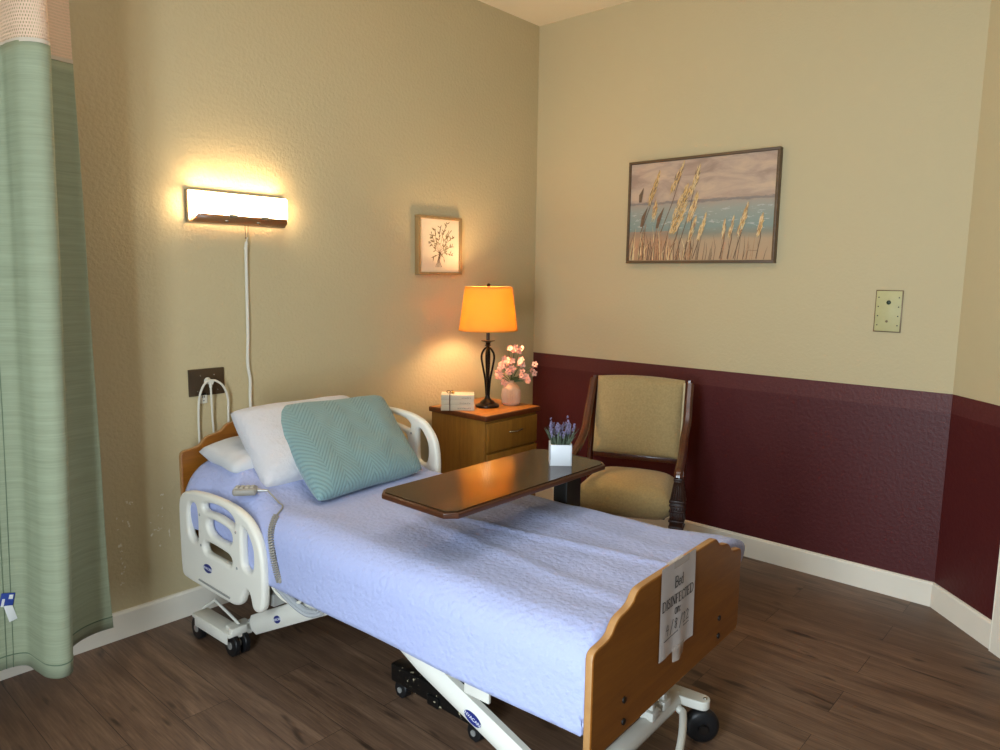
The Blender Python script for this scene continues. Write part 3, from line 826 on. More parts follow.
def write(b, text, xc, ybase, h, stretch=1.0, bold=1.0, off=.0016):
    w = sum(LET[ch][0] for ch in text)*h*stretch; x = xc-w/2
    for ch in text:
        adv, st = LET[ch]
        for pts_, sw in st:
            b.ribbon([(x+px*h*stretch, ybase-py*h) for px, py in pts_], sw*h*bold, lambda X, Y: paperpt(X, Y, off))
        x += adv*h*stretch
b = MB(up=(0, -1, 0)); write(b, 'Bed', .112, .082, .033, 1.0); write(b, 'DISINFECTED', .109, .133, .029, 1.06); write(b, 'on:', .108, .166, .030, .95)
b.build('printed_words', M['black_ink'], nt, smooth=False)
b = MB()
HW = {'4': [[(.5, 1), (.1, .5), (.75, .45)], [(.65, .9), (.5, -.1)]], '/': [[(.75, 1.1), (.1, -.25)]], '8': [[(.65, .85), (.4, 1), (.2, .8), (.6, .35), (.45, 0), (.2, .15), (.45, .5), (.65, .85)]], '2': [[(.15, .8), (.4, 1), (.65, .8), (.5, .4), (.1, .02), (.75, .05)]]}
x = .032
for ch, adv in zip('4/8/22', (.03, .026, .03, .024, .024, .024)):
    for st in HW[ch]:
        b.ribbon([(x+px*.028, .214-py*.032-(x-.03)*.02) for px, py in st], .003, lambda X, Y: paperpt(X, Y, .0016))
    x += adv
b.ribbon([(.022, .2275), (.10, .2255), (.19, .222)], .0022, lambda X, Y: paperpt(X, Y, .0016))
b.build('handwritten_date', M['black_ink'], nt, smooth=False)

# ------------------------------------------------------------------ overbed table
TZ = .84
tb = empty('overbed_table', (-1.965, -1.45, 0), 0, 'dark-topped overbed table reaching across the bed on a black steel column', 'table')
def table_outline(x0, x1, y0, y1, c, extra=0):
    return [(x0+c, y0), (x1-c, y0), (x1, y0+c), (x1, y1-c), (x1-c, y1), (x0+c, y1), (x0, y1-c), (x0, y0+c)]
tx0, tx1, ty0, ty1 = -.445, .437, -.188, .178
b = MB(); m = Matrix.Translation((0, 0, TZ-.012)); b.add_mesh(plate_mesh([table_outline(tx0, tx1, ty0, ty1, .034)], .010, .005), m)
b.build('edge_band', M['table_edge'], tb)
b = MB(); m = Matrix.Translation((0, 0, TZ-.0005)); b.add_mesh(plate_mesh([table_outline(tx0+.010, tx1-.010, ty0+.010, ty1-.010, .03)], .0025, .001), m)
b.build('tabletop', M['table_top'], tb)
b = MB(); b.box((.44, 0.02, .46), (.10, .07, .70), .005); b.build('column', M['black_metal'], tb)
b = MB(); b.box((.40, 0.02, .79), (.26, .09, .05), .005); b.box((.20, 0.02, .812), (.50, .05, .022), .003); b.build('top_bracket', M['black_metal'], tb)
b = MB(); b.box((.08, 0.03, .075), (.80, .06, .04), .005); b.box((.46, 0.02, .09), (.12, .09, .06), .005); b.build('base_beam', M['chipped'], tb)
b = MB(); b.box((-.285, .04, .095), (.055, .45, .07), .006); b.build('crossbar', M['chipped'], tb)
b = MB(); b.box((.46, .02, .08), (.055, .42, .06), .006); b.build('crossbar', M['chipped'], tb)
for x in (-.285, .46):
    for y in (-.155, .225):
        w = MB(); w.cyl((x-.017, y, .032), (x+.017, y, .032), .032, seg=24, bevel=.006); o = w.build('caster', M['black_plastic'], tb)
        k = MB(); k.cyl((x-.021, y, .032), (x+.021, y, .032), .011, seg=12); k.build('hub', M['grey_metal'], o)

# planter with lavender
pl = empty('lavender_planter', (-1.677, -1.502, TZ), R(-49), 'square white planter of lavender standing on the overbed table', 'potted plant')
S_ = .086; hgt = .084
b = MB(); b.box((0, 0, .004), (S_, S_, .008), .002)
for dx, dy, sx, sy in ((0, -S_/2+.003, S_, .006), (0, S_/2-.003, S_, .006), (-S_/2+.003, 0, .006, S_), (S_/2-.003, 0, .006, S_)): b.box((dx, dy, hgt/2), (sx, sy, hgt), .0015)
b.build('pot', M['white_gloss'], pl)
b = MB(); b.box((0, 0, hgt-.012), (S_-.012, S_-.012, .006)); b.build('soil', M['lav_leaf'], pl)
rs = random.Random(3)
fl = MB(); lf = MB()
for i in range(110):
    a = rs.uniform(0, 2*PI); q0 = .034*math.sqrt(rs.random()); ln = rs.uniform(.03, .085)
    base = Vector((math.cos(a)*q0, math.sin(a)*q0, hgt-.012)); d = Vector((math.cos(a)*.35*q0/.03+rs.uniform(-.2, .2), math.sin(a)*.35*q0/.03+rs.uniform(-.2, .2), 1)).normalized()
    lf.tube([base, base+d*ln*.5, base+d*ln+Vector((d.x, d.y, -.1))*.014], [.0014, .0019, .0005], 4)
for i in range(24):
    a = i*2.4; q0 = .032*math.sqrt((i+.5)/24); ln = rs.uniform(.065, .105)+(.015 if i in (2, 3) else 0)
    base = Vector((math.cos(a)*q0, math.sin(a)*q0, hgt-.012)); d = Vector((math.cos(a)*.22*q0/.03+rs.uniform(-.2, .2), math.sin(a)*.22*q0/.03+rs.uniform(-.2, .2), 1)).normalized()
    lf.tube([base, base+d*ln*.7], .001, 4)
    for k in range(26):
        t_ = rs.random(); an = rs.uniform(0, 2*PI); w_ = .0062*(1-.6*t_)
        q = base+d*ln*(.52+.48*t_)+Vector((math.cos(an)*w_, math.sin(an)*w_, rs.uniform(-.002, .002)))
        fl.sphere(q, rs.uniform(.0016, .0030), u=5, v=4, sz=1.5)
lf.build('foliage', M['lav_leaf'], pl); fl.build('flower_spikes', M['lav_flower'], pl)

# ------------------------------------------------------------------ nightstand
nsx0, nsx1, nsy0, nsy1, nsz = -1.033, -.55, -.51, -.045, .80
ns_ = empty('nightstand', ((nsx0+nsx1)/2, (nsy0+nsy1)/2, 0), 0, 'oak veneer nightstand with a drawer in the room corner', 'nightstand')
hw, hd = (nsx1-nsx0)/2, (nsy1-nsy0)/2
b = MB(); b.box((0, .006, (nsz-.03+.05)/2), (2*hw-.03, 2*hd-.036, nsz-.03-.05), .003)
b.build('carcass', M['ns_wood'], ns_)
b = MB(); b.box((0, 0, nsz-.015), (2*hw, 2*hd, .03), .006, seg=3); b.build('top_edge', M['ns_edge'], ns_)
b = MB(); b.box((0, 0, nsz-.0005), (2*hw-.014, 2*hd-.014, .003), .001); b.build('top_panel', M['ns_top'], ns_)
b = MB()
b.box((0, .006, .03), (2*hw-.05, 2*hd-.06, .05), .002); b.build('plinth', M['ns_edge'], ns_)
fy = -hd+.018
def handle(z, parent):
    h = MB(); h.tube(catmull([(-.055, fy-.022, z), (-.05, fy-.034, z), (0, fy-.040, z-.002), (.05, fy-.034, z), (.055, fy-.022, z)], 5), [.004]*21, 8); h.build('handle', M['steel'], parent)
d = MB().box((0, fy-.004, .672), (2*hw-.05, .018, .165), .004).build('drawer', M['ns_wood'], ns_); handle(.69, d)
d = MB().box((0, fy-.004, .495), (2*hw-.05, .018, .165), .004).build('drawer', M['ns_wood'], ns_); handle(.51, d)
d = MB().box((0, fy-.004, .235), (2*hw-.05, .018, .33), .004).build('door', M['ns_wood'], ns_); handle(.37, d)

# table lamp
lx, ly, lz = -.795, -.30, .80
lp = empty('table_lamp', (lx, ly, lz), 0, 'lit table lamp with a cream tapered shade and dark bronze open base', 'lamp')
MB().lathe([(.070, 0), (.072, .006), (.070, .013), (.058, .020), (.046, .024), (.040, .034), (.026, .043), (.017, .052), (.013, .066), (.012, .075)], seg=36).build('base', M['bronze'], lp)
for k in range(4):
    an = k*PI/2+.5; c_, s_ = math.cos(an), math.sin(an)
    pr_ = [(.008, .07), (.011, .12), (.018, .18), (.030, .24), (.038, .285), (.036, .315), (.024, .338), (.010, .352)]
    MB().tube(catmull([(r*c_, r*s_, z) for r, z in pr_], 5), .0062, 8).build('curved_rod', M['bronze'], lp)
b = MB(); b.tube([(0, 0, .05), (0, 0, .35)], .005, 10)
b.lathe([(.010, .345), (.015, .352), (.010, .360), (.020, .366), (.013, .372), (.016, .385), (.040, .392), (.041, .396), (.010, .397), (.010, .47), (.006, .475)], seg=28)
b.build('stem', M['bronze'], lp)
b = MB(); b.tube([(0, 0, .47), (0, 0, .716)], .003, 8); b.lathe([(.003, .705), (.011, .709), (.013, .716), (.008, .724), (.003, .727)], seg=16)
for k in range(3): an = k*2*PI/3; b.tube([(0, 0, .700), (.135*math.cos(an), .135*math.sin(an), .700)], .002, 6)
b.build('finial_and_harp', M['bronze'], lp)
rt_, rb_, zb, zt = .137, .172, .452, .708
b = MB(); b.lathe([(rb_, zb), (rt_, zt), (rt_-.002, zt), (rb_-.002, zb), (rb_, zb)], seg=64, cap=False)
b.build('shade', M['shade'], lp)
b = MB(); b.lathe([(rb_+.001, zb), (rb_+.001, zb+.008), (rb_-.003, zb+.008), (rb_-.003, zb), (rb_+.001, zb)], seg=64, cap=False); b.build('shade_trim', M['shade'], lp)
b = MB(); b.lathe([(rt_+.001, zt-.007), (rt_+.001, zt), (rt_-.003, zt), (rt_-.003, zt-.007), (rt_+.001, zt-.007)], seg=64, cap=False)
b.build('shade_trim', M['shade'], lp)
b = MB(); b.sphere((0, 0, .575), .028, sz=1.25); b.cyl((0, 0, .49), (0, 0, .545), .013, seg=16); b.build('bulb', M['bulb'], lp)

# books tied together
bk = empty('tied_books', (-.968, -.225, .80), R(-46), 'stack of three cream books tied with a brown ribbon, on the nightstand beside the lamp', 'books')
for i, (w, d_) in enumerate(((.192, .122), (.188, .120), (.190, .122))):
    z0 = i*.030
    b = MB(); b.box((0, 0, z0+.0015), (w, d_, .003), .001); b.box((0, 0, z0+.0285), (w, d_, .003), .001); b.box((0, -d_/2+.002, z0+.015), (w, .004, .028), .0015)
    o = b.build('book', M['book'], bk)
    MB().box((0, .002, z0+.015), (w-.008, d_-.008, .025)).build('page_block', M['pages'], o, smooth=False)
    b = MB(); rr_ = random.Random(i+5); x = .0+.012*i; 
    fnb = lambda X, Y, d_=d_: Vector((X, -d_/2-.0008, Y))
    while x < .072:
        wv = rr_.uniform(.004, .009); hh = rr_.uniform(.004, .008)
        b.ribbon([(x, z0+.011), (x+wv*.4, z0+.011+hh), (x+wv*.7, z0+.010), (x+wv, z0+.011+hh*.6)], .0016, fnb); x += wv+rr_.uniform(.001, .005)
    b.build('spine_print', M['ink'], o, smooth=False)
b = MB(); x0 = -.045
b.box((x0, 0, .0912), (.005, .13, .0012)); b.box((x0, -.0655, .046), (.005, .0012, .092)); b.box((x0, .0655, .046), (.005, .0012, .092))
b.build('ribbon', M['twine'], bk, smooth=False)
b = MB()
b.tube([(x0+.011*math.cos(a)-.008, .0, .100+.007*math.sin(a)) for a in [k*2*PI/14 for k in range(14)]], .002, 6, closed=True)
b.tube([(x0+.011*math.cos(a)+.013, .004, .100+.007*math.sin(a)) for a in [k*2*PI/14 for k in range(14)]], .002, 6, closed=True)
b.build('bow', M['twine'], bk)
MB().sphere((x0+.018, -.012, .100), .009).build('ornament', M['bead'], bk)

# vase with pink blossom
vs = empty('flower_vase', (-.640, -.352, .80), 0, 'blush ribbed vase of pink blossom on the nightstand', 'vase')
VS = MB(uv=False)
prof = [(.046, 0), (.054, .010), (.057, .03), (.058, .065), (.055, .09), (.046, .11), (.030, .124), (.018, .131), (.015, .140), (.018, .148), (.015, .148), (.012, .140)]
prof = [tuple(p) for p in catmull([(a, b_, 0) for a, b_ in prof], 3)]
seg = 72; rings = []
for j, (r, z, _) in enumerate(prof):
    ring = []
    for k in range(seg):
        an = 2*PI*k/seg
        dimple = .0036*math.sin(an*18+z*180)*math.sin(an*18-z*180) if .008 < z < .105 else 0
        ring.append(VS.bm.verts.new(((r+dimple)*math.cos(an), (r+dimple)*math.sin(an), z)))
    rings.append(ring)
for A, B in zip(rings, rings[1:]):
    for k in range(seg): VS.bm.faces.new((A[k], A[(k+1) % seg], B[(k+1) % seg], B[k]))
VS.bm.faces.new(rings[0][::-1])
VS.build('vase_body', M['pink_vase'], vs, angle=60)
# flower positions: offsets in picture right / up, converted to the room
pr3 = Vector((math.sin(YAW), -math.cos(YAW), 0)); pf3 = Vector((math.cos(YAW), math.sin(YAW), 0))
rs = random.Random(11)
st = MB()
clusters = [(-.055, .235, 5), (-.035, .275, 5), (-.01, .255, 4), (-.068, .165, 3), (-.045, .145, 3), (.0, .215, 3), (.015, .34, 4), (-.02, .335, 2), (.045, .33, 3), (.055, .265, 3), (.062, .255, 1), (.075, .175, 3), (.09, .155, 2), (.062, .19, 2), (.135, .235, 2), (.13, .205, 2), (-.075, .20, 2), (-.03, .20, 2)]
for (dx, dz, n_) in clusters:
    dep = rs.uniform(-.03, .02)
    tip = pr3*dx+pf3*dep+Vector((0, 0, dz))
    st.tube(catmull([(0, 0, .13), Vector((tip.x*.4, tip.y*.4, .13+(dz-.13)*.5)), tip], 4), .0016, 5)
    for q in range(n_):
        c = tip+pr3*rs.uniform(-.014, .014)+pf3*rs.uniform(-.025, .01)+Vector((0, 0, rs.uniform(-.014, .014)))
        nd = (-pf3*rs.uniform(.5, 1)+pr3*rs.uniform(-.7, .7)+Vector((0, 0, rs.uniform(-.3, .8)))).normalized()
        qd = Vector((0, 0, 1)).rotation_difference(nd).to_matrix()
        f = MB()
        for k in range(5):
            an = k*2*PI/5+rs.uniform(-.2, .2); rot = Matrix.Rotation(an, 3, 'Z')
            def pet(a, cc, rot=rot):
                x = .004+.016*a; wdt = .0085*math.sin(PI*(.12+.8*a))**.8
                return c+qd @ (rot @ Vector((x, (cc-.5)*2*wdt, .007*a*a-.006*(2*cc-1)**2*a*.6)))
            f.grid(pet, 4, 4)
        f.build('blossom', M['petal'], vs, angle=180, recalc=False)
st.build('stems', M['leaf'], vs)
cmid = MB()
lv = MB()
for i in range(9):
    an = rs.uniform(-.4, 1.2); ln = rs.uniform(.05, .09)
    d_ = (pr3*math.sin(an)+Vector((0, 0, 1))*math.cos(an)*.6-pf3*rs.uniform(0, .5)).normalized()
    base = Vector((0, 0, .14))
    def leaf(a, cc, d_=d_, base=base, ln=ln):
        sd = d_.cross(pf3).normalized()
        return base+d_*ln*a+sd*(cc-.5)*.014*math.sin(PI*min(1, a*.95+.05))-Vector((0, 0, .02*a*a))
    lv.grid(leaf, 6, 2)
lv.build('leaves', M['leaf'], vs, angle=180, recalc=False)

# ------------------------------------------------------------------ armchair
ch = empty('armchair', (-.515, -1.128, .0), R(180+21), 'beige upholstered armchair with dark wood arms against the maroon wall', 'armchair')
# local: +x forward, +y right in the picture
def chair_parts():
    # seat cushion
    def seat_fn(sg):
        def fn(a, c):
            x, y = -.20+a*.475, (c-.5)*2
            wdt = .235+.03*a
            f = ((1-(2*a-1)**6)*(1-y**6))**.5
            z = .405+sg*(.085 if sg > 0 else .095)*f+(.022*(1-y*y)*(1-(2*a-1)**2) if sg > 0 else 0)
            return Vector((x, y*wdt, z))
        return fn
    b = MB(); b.grid(seat_fn(1), 30, 30); b.grid(seat_fn(-1), 30, 30, flip=True)
    bmesh.ops.remove_doubles(b.bm, verts=b.bm.verts[:], dist=.0005)
    b.build('seat', M['chair_fabric'], ch, angle=60)
    b = MB(); b.box((.02, 0, .345), (.40, .44, .035), .006); b.build('seat_rail', M['chair_dark'], ch)
    # back cushion
    z0, z1 = .575, 1.005
    def xb(z): return -.085-.11*(z-.45)/.55
    def back_fn(sg):
        def fn(a, c):
            y = (a-.5)*2; t_ = c
            z = z0+(z1-z0)*t_
            f = ((1-y**8)*(1-(2*t_-1)**8))**.5
            return Vector((xb(z)+sg*(.042*f)+(.018*(1-y*y)*math.sin(PI*t_) if sg > 0 else 0), y*.246, z+.014*(1-y*y)*t_))
        return fn
    b = MB(); b.grid(back_fn(1), 30, 30); b.grid(back_fn(-1), 30, 30, flip=True)
    bmesh.ops.remove_doubles(b.bm, verts=b.bm.verts[:], dist=.0005)
    bk_ = b.build('backrest', M['chair_fabric'], ch, angle=60)
    b = MB()
    for s in (1,): b.tube([(xb(z)+.030, s*.247, z) for z in [z0+.01+(z1-z0-.02)*k/10 for k in range(11)]], .0055, 6)
    b.build('piping', M['piping'], bk_)
    # rails between the stiles
    for zz, th in ((.56, .03), (.975, .03)): MB().box((xb(zz)-.025, 0, zz), (.025, .49, th), .005).build('back_rail', M['chair_wood'], ch)
    for s in (-1, 1):
        MB().sweep_rect(catmull([(-.26, s*.25, 0), (-.17, s*.255, .2), (-.11, s*.262, .40), (xb(.6)-.028, s*.266, .6), (xb(.8)-.032, s*.267, .8), (xb(1.0)-.035, s*.268, 1.0)], 5), .03, .042, (0, 1, 0)).build('back_leg', M['chair_wood'], ch)
        # swept arm
        pa = catmull([(xb(.99)-.01, s*.272, .985), (-.155, s*.274, .90), (-.10, s*.278, .80), (-.02, s*.274, .715), (.08, s*.28, .655), (.18, s*.284, .625), (.262, s*.285, .60), (.278, s*.285, .575)], 5)
        MB().sweep_rect(pa, .042, [.040]*len(pa), (0, 1, 0)).build('arm', M['chair_wood'], ch)
        # front post: capital, fluted flare, carved block, tapered leg
        y = s*.285; x = .255
        p = MB()
        p.box((x, y, .578), (.036, .036, .02), .003); p.box((x, y, .563), (.046, .046, .012), .003)
        p.box((x, y, .508), (.074, .072, .10), .004, taper=.56)
        for k in range(-2, 3):
            p.tube([(x+.036, y+k*.013, .462), (x+.022, y+k*.0075, .553)], .0045, 6)
            p.tube([(x+k*.013, y+s*.035, .462), (x+k*.0075, y+s*.021, .553)], .0045, 6)
        p.box((x, y, .452), (.080, .078, .014), .003)
        p.box((x, y, .385), (.070, .068, .125), .003)
        for zz in (.432, .402, .350):
            p.box((x, y, zz), (.079, .077, .010), .002)
        for k in range(-2, 3):
            for zz in (.417, .375):
                p.box((x+.036, y+k*.013, zz), (.008, .007, .024 if zz > .4 else .036), .002)
                p.box((x+k*.013, y+s*.035, zz), (.007, .008, .024 if zz > .4 else .036), .002)
        p.box((x, y, .318), (.078, .076, .012), .003)
        r = bmesh.ops.create_cube(p.bm, size=1)
        for v in r['verts']:
            k = 1.0 if v.co.z > 0 else .62
            v.co = Vector((x+v.co.x*.06*k, y+v.co.y*.058*k, .156+v.co.z*.312))
        p.build('front_leg', M['chair_dark'], ch)
chair_parts()

# ------------------------------------------------------------------ privacy curtain
cur = empty('privacy_curtain', (-3.3, -.48, .25), 0, 'sage green privacy curtain with a white net top hanging at the left', 'curtain')
HEMZ, NETZ, TOPZ = .245, 2.245, 3.16
path_b = [(-4.3, -.46), (-3.9, -.40), (-3.65, -.46), (-3.5, -.43), (-3.40, -.445), (-3.31, -.435), (-3.255, -.46), (-3.242, -.53), (-3.232, -.595), (-3.205, -.632), (-3.172, -.628), (-3.152, -.585), (-3.150, -.52), (-3.135, -.475), (-3.10, -.435), (-3.06, -.41), (-3.01, -.395), (-2.955, -.39)]
path_t = [(-4.3, -.46), (-3.95, -.40), (-3.65, -.46), (-3.5, -.44), (-3.40, -.45), (-3.27, -.45), (-3.205, -.48), (-3.195, -.53), (-3.18, -.59), (-3.14, -.62), (-3.105, -.605), (-3.095, -.56), (-3.095, -.52), (-3.085, -.48), (-3.065, -.462), (-3.04, -.455), (-3.015, -.45), (-2.990, -.448)]
pb = catmull([(x, y, 0) for x, y in path_b], 8); pt_ = catmull([(x, y, 0) for x, y in path_t], 8)
NPT = len(pb)-1
def cur_pt(a, z):
    f = a*NPT; i = min(int(f), NPT-1); k = f-i
    k2 = (z-HEMZ)/(NETZ-HEMZ); k2 = max(0, min(1.25, k2)); k2 = k2**.8 if k2 < 1 else k2
    p = (pb[i]*(1-k)+pb[i+1]*k)*(1-min(k2, 1))+(pt_[i]*(1-k)+pt_[i+1]*k)*min(k2, 1)
    p = p+Vector((.006*noise.noise(Vector((p.x*6, z*1.4, 3))), .010*noise.noise(Vector((p.x*7, z*1.2, 8))), 0))
    return Vector((p.x, p.y, z))-Vector((-3.3, -.48, .25))
b = MB(uv=True); b.grid(lambda a, c: cur_pt(a, HEMZ+(NETZ-HEMZ)*c), NPT, 50); o = b.build('curtain_panel', M['curtain'], cur, angle=180)
m = o.modifiers.new('thick', 'SOLIDIFY'); m.thickness = .003; m.offset = 0
b = MB(uv=True); b.grid(lambda a, c: cur_pt(a, NETZ-.004+(TOPZ-NETZ)*c)+Vector((0, .002, 0)), NPT, 20); b.build('net_top', M['net'], cur, angle=180)
b = MB(uv=True); b.grid(lambda a, c: cur_pt(a, NETZ-.004+.012*c)+Vector((0, -.003, 0)), NPT, 2); o = b.build('net_tape', M['net_band'], cur, angle=180)
b = MB(); b.tube([cur_pt(k/120, HEMZ+.045)+Vector((0, -.003, 0)) for k in range(121)], .002, 5); b.build('hem_stitch', M['curtain_hem'], cur)
for a_ in (.296, .313):
    b = MB(); b.tube([cur_pt(a_, HEMZ+(NETZ-HEMZ)*k/50)+Vector((0, -.003, 0)) for k in range(51)], .0012, 5); b.build('seam', M['curtain_hem'], cur)
cp = cur_pt(.305, .485)
ct = MB(); ct.box(cp+Vector((-.003, -.010, .004)), (.040, .003, .042), .001, rot=Matrix.Rotation(R(14), 3, 'Y')); o = ct.build('care_tag', M['label_blue'], cur)
ct = MB(); ct.box(cp+Vector((.004, -.009, -.045)), (.024, .002, .06), .0008, rot=Matrix.Rotation(R(-12), 3, 'Y')); ct.box(cp+Vector((.008, -.0125, .010)), (.012, .001, .014), rot=Matrix.Rotation(R(14), 3, 'Y')); ct.box(cp+Vector((-.016, -.0115, -.004)), (.008, .001, .026), rot=Matrix.Rotation(R(14), 3, 'Y')); ct.build('care_text_panel', M['label_white'], o)
struct(MB().box((-3.7, -.48, 3.18), (2.6, .035, .04), .004).build('trim_2', M['base']))

# ------------------------------------------------------------------ wall light
fx0, fx1, fz0, fz1 = -2.425, -1.950, 1.786, 1.924
wl = empty('wall_light', ((fx0+fx1)/2, 0, fz0), 0, 'lit rectangular wall light above the bed with a pull cord', 'wall light')
fw_ = (fx1-fx0); fh = fz1-fz0; FD = .056
b = MB(); b.box((0, -.004, fh/2), (fw_, .008, fh), .002); b.build('back_plate', M['fixture_dark'], wl)
for x in (-fw_/2+.0015, fw_/2-.0015): MB().box((x, -.014, fh/2), (.003, .028, fh), .001).build('end_plate', M['fixture_dark'], wl)
def dif(a, c):
    if c < .78: y, z = -FD+.002, .028+(fh-.040)*c/.78
    else: q = (c-.78)/.22*PI/2; y, z = -FD+.002+.030*(1-math.cos(q)), .028+fh-.040+.008*math.sin(q)
    return Vector(((a-.5)*(fw_-.008), y, z))
b = MB(); b.grid(dif, 2, 20)
for x in (-fw_/2+.004, fw_/2-.004): b.poly([(x, -.030, .010), (x, -FD+.002, .028), (x, -FD+.002, fh-.012), (x, -FD+.010, fh-.005), (x, -.030, fh-.004)])
b.build('diffuser', M['diffuser'], wl, angle=180)
b = MB(); b.box((0, -FD*.35, fh-.002), (fw_, FD*.5, .004), .001); b.build('top_strip', M['fixture_dark'], wl)
def vis(a, c):
    q = c*PI/2; w_ = fw_-.006-.03*c
    return Vector(((a-.5)*w_+.010*c, -.012-(FD-.008)*math.sin(q), .001+.036*(1-math.cos(q))))
b = MB(); b.grid(vis, 2, 10); o = b.build('visor', M['visor'], wl, angle=180); s_ = o.modifiers.new('thick', 'SOLIDIFY'); s_.thickness = .002
for x in (-.045, .110):
    b = MB(); b.box((x, -FD-.006, .034), (.042, .006, .015), .002); b.build('clip', M['steel'], wl)
    MB().sphere((x-.030, -FD-.001, .012), .010, sy=.5, sz=.5).build('thumb_nut', M['steel'], wl)
cx = -2.158-(fx0+fx1)/2
b = MB(); b.tube([(cx+.012, -.03, 0), (cx+.008, -.03, -.055)], .0013, 6); b.tube([(cx-.004, -.03, 0), (cx-.002, -.03, -.055)], .0013, 6); b.sphere((cx-.002, -.03, -.058), .004); b.build('chain', M['fixture_metal'], wl)
b = MB(); b.sphere((cx+.002, -.018, -.105), .008); b.tube(catmull([(cx+.006, -.03, -.055), (cx+.003, -.02, -.105), (cx+.005, -.012, -.25), (cx+.002, -.012, -.5), (cx-.004, -.012, -.64), (cx+.006, -.012, -.72), (cx+.002, -.014, -.80), (cx+.003, -.014, -.95)], 6), [.002]*4+[.0075]*39, 8); b.build('pull_cord', M['cord_white'], wl)

# outlet plate with plug
op = empty('outlet_plate', (-2.363, 0, 1.075), 0, 'bronzed wide outlet plate on the wall above the headboard', 'wall plate')
MB().box((0, -.004, 0), (.168, .008, .122), .002).build('plate', M['brown_plate'], op)
for x, z in ((-.03, .03), (-.045, -.04), (.05, -.04), (.035, .03)): MB().sphere((x, -.009, z), .003, sy=.5, u=8, v=6).build('screw', M['steel'], op)
MB().box((-.018, -.004, -.072), (.034, .008, .05), .002).build('lower_outlet', M['cord_white'], op)
b = MB(); b.box((-.015, -.0085, -.066), (.003, .002, .009)); b.box((-.023, -.0085, -.066), (.003, .002, .009)); b.sphere((-.018, -.008, -.085), .003, sy=.4, u=8, v=6); b.build('slot', M['dark_hole'], op)
pg = empty('power_cords', (-2.363, -.012, 1.075), 0, 'white plug with three cords looping down behind the headboard', 'power cord')
b = MB(); b.cyl((0, .0, .006), (0, -.035, .002), .014, .011, 14, .002); b.cyl((0, -.028, .0), (0, -.030, -.022), .008, .006, 12); b.build('plug', M['cord_white'], pg)
def cord(pts, r=.0052): MB().tube(catmull(pts, 6), r, 8).build('cord', M['cord_white'], pg)
cord([(-.002, -.026, .010), (-.02, -.030, .004), (-.038, -.028, -.02), (-.050, -.018, -.07), (-.052, -.008, -.16), (-.052, -.006, -.30), (-.052, -.006, -.42)])
cord([(.004, -.026, .010), (.030, -.030, .004), (.062, -.028, -.025), (.085, -.020, -.085), (.089, -.010, -.18), (.088, -.006, -.42)])
cord([(0, -.030, -.018), (.004, -.024, -.08), (.010, -.014, -.16), (.016, -.008, -.24), (.018, -.006, -.42)], .0046)

# ------------------------------------------------------------------ pictures and plate
pc = empty('beach_painting', (0, -1.204, 1.657), 0, 'framed painting of golden reeds before a grey sea on the right wall', 'painting')
pw2, ph2 = .912, .600
D_ = .042
def fp(u, v, d): return Vector((-d, pw2/2-u*pw2, v*ph2))       # u runs left to right as seen
b = MB()
ft = .014
for (cy, cz, sy, sz) in ((0, ft/2, pw2, ft), (0, ph2-ft/2, pw2, ft), (pw2/2-ft/2, ph2/2, ft, ph2-2*ft), (-pw2/2+ft/2, ph2/2, ft, ph2-2*ft)): b.box((-D_/2, cy, cz), (D_, sy, sz), .002)
b.build('frame', M['frame_taupe'], pc)
b = MB(uv=True); b.grid(lambda a, c: fp(.016+a*.968, .026+c*.948, D_-.010), 2, 2); cv = b.build('canvas', M['beach'], pc, smooth=False)
b = MB(); b.box((-.012, 0, ph2/2), (.02, pw2-.03, ph2-.03)); b.build('backing', M['frame_taupe'], pc, smooth=False)
rd = MB(up=(-1, 0, 0)); rs = random.Random(21)
fnp = lambda X, Y: fp(X, Y, D_-.0088)
fnp2 = lambda X, Y: fp(X, Y, D_-.0080)
asp = pw2/ph2
def stroke(p, w, mi, f=fnp): rd.mi = mi; rd.ribbon(p, w, f)
def plume(x0, y0, x1, y1, w, n, mats):
    for i in range(int(n*2.2)):
        k = rs.random(); x = x0+(x1-x0)*k; y = y0+(y1-y0)*k
        s = math.sin(PI*min(1, .2+.75*k))*w
        xx = x+rs.uniform(-.7, .8)*s; dy = rs.uniform(.03, .07); dx = rs.uniform(-.1, .7)*s+.008
        stroke([(xx, y-dy*.4), (xx+dx*.5, y+dy*.3), (xx+dx*.9, y+dy*.7)], [rs.uniform(.002, .004), rs.uniform(.003, .0065), .001], rs.choice(mats), fnp2)
# grasses at the lower left
for i in range(90):
    x = rs.uniform(.02, .47); h0 = rs.uniform(.12, .36)*(1.0 if x < .3 else .75)
    stroke([(x, .03), (x+rs.uniform(-.01, .015), .03+h0*.5), (x+rs.uniform(-.02, .04), .03+h0)], [.006, .005, .001], rs.choice([2, 3, 3, 1, 2]))
for i in range(26):
    x = rs.uniform(.5, .97); h0 = rs.uniform(.08, .26)
    stroke([(x, .03), (x+.008, .03+h0*.5), (x+rs.uniform(-.01, .025), .03+h0)], [.004, .003, .001], rs.choice([2, 3, 2]))
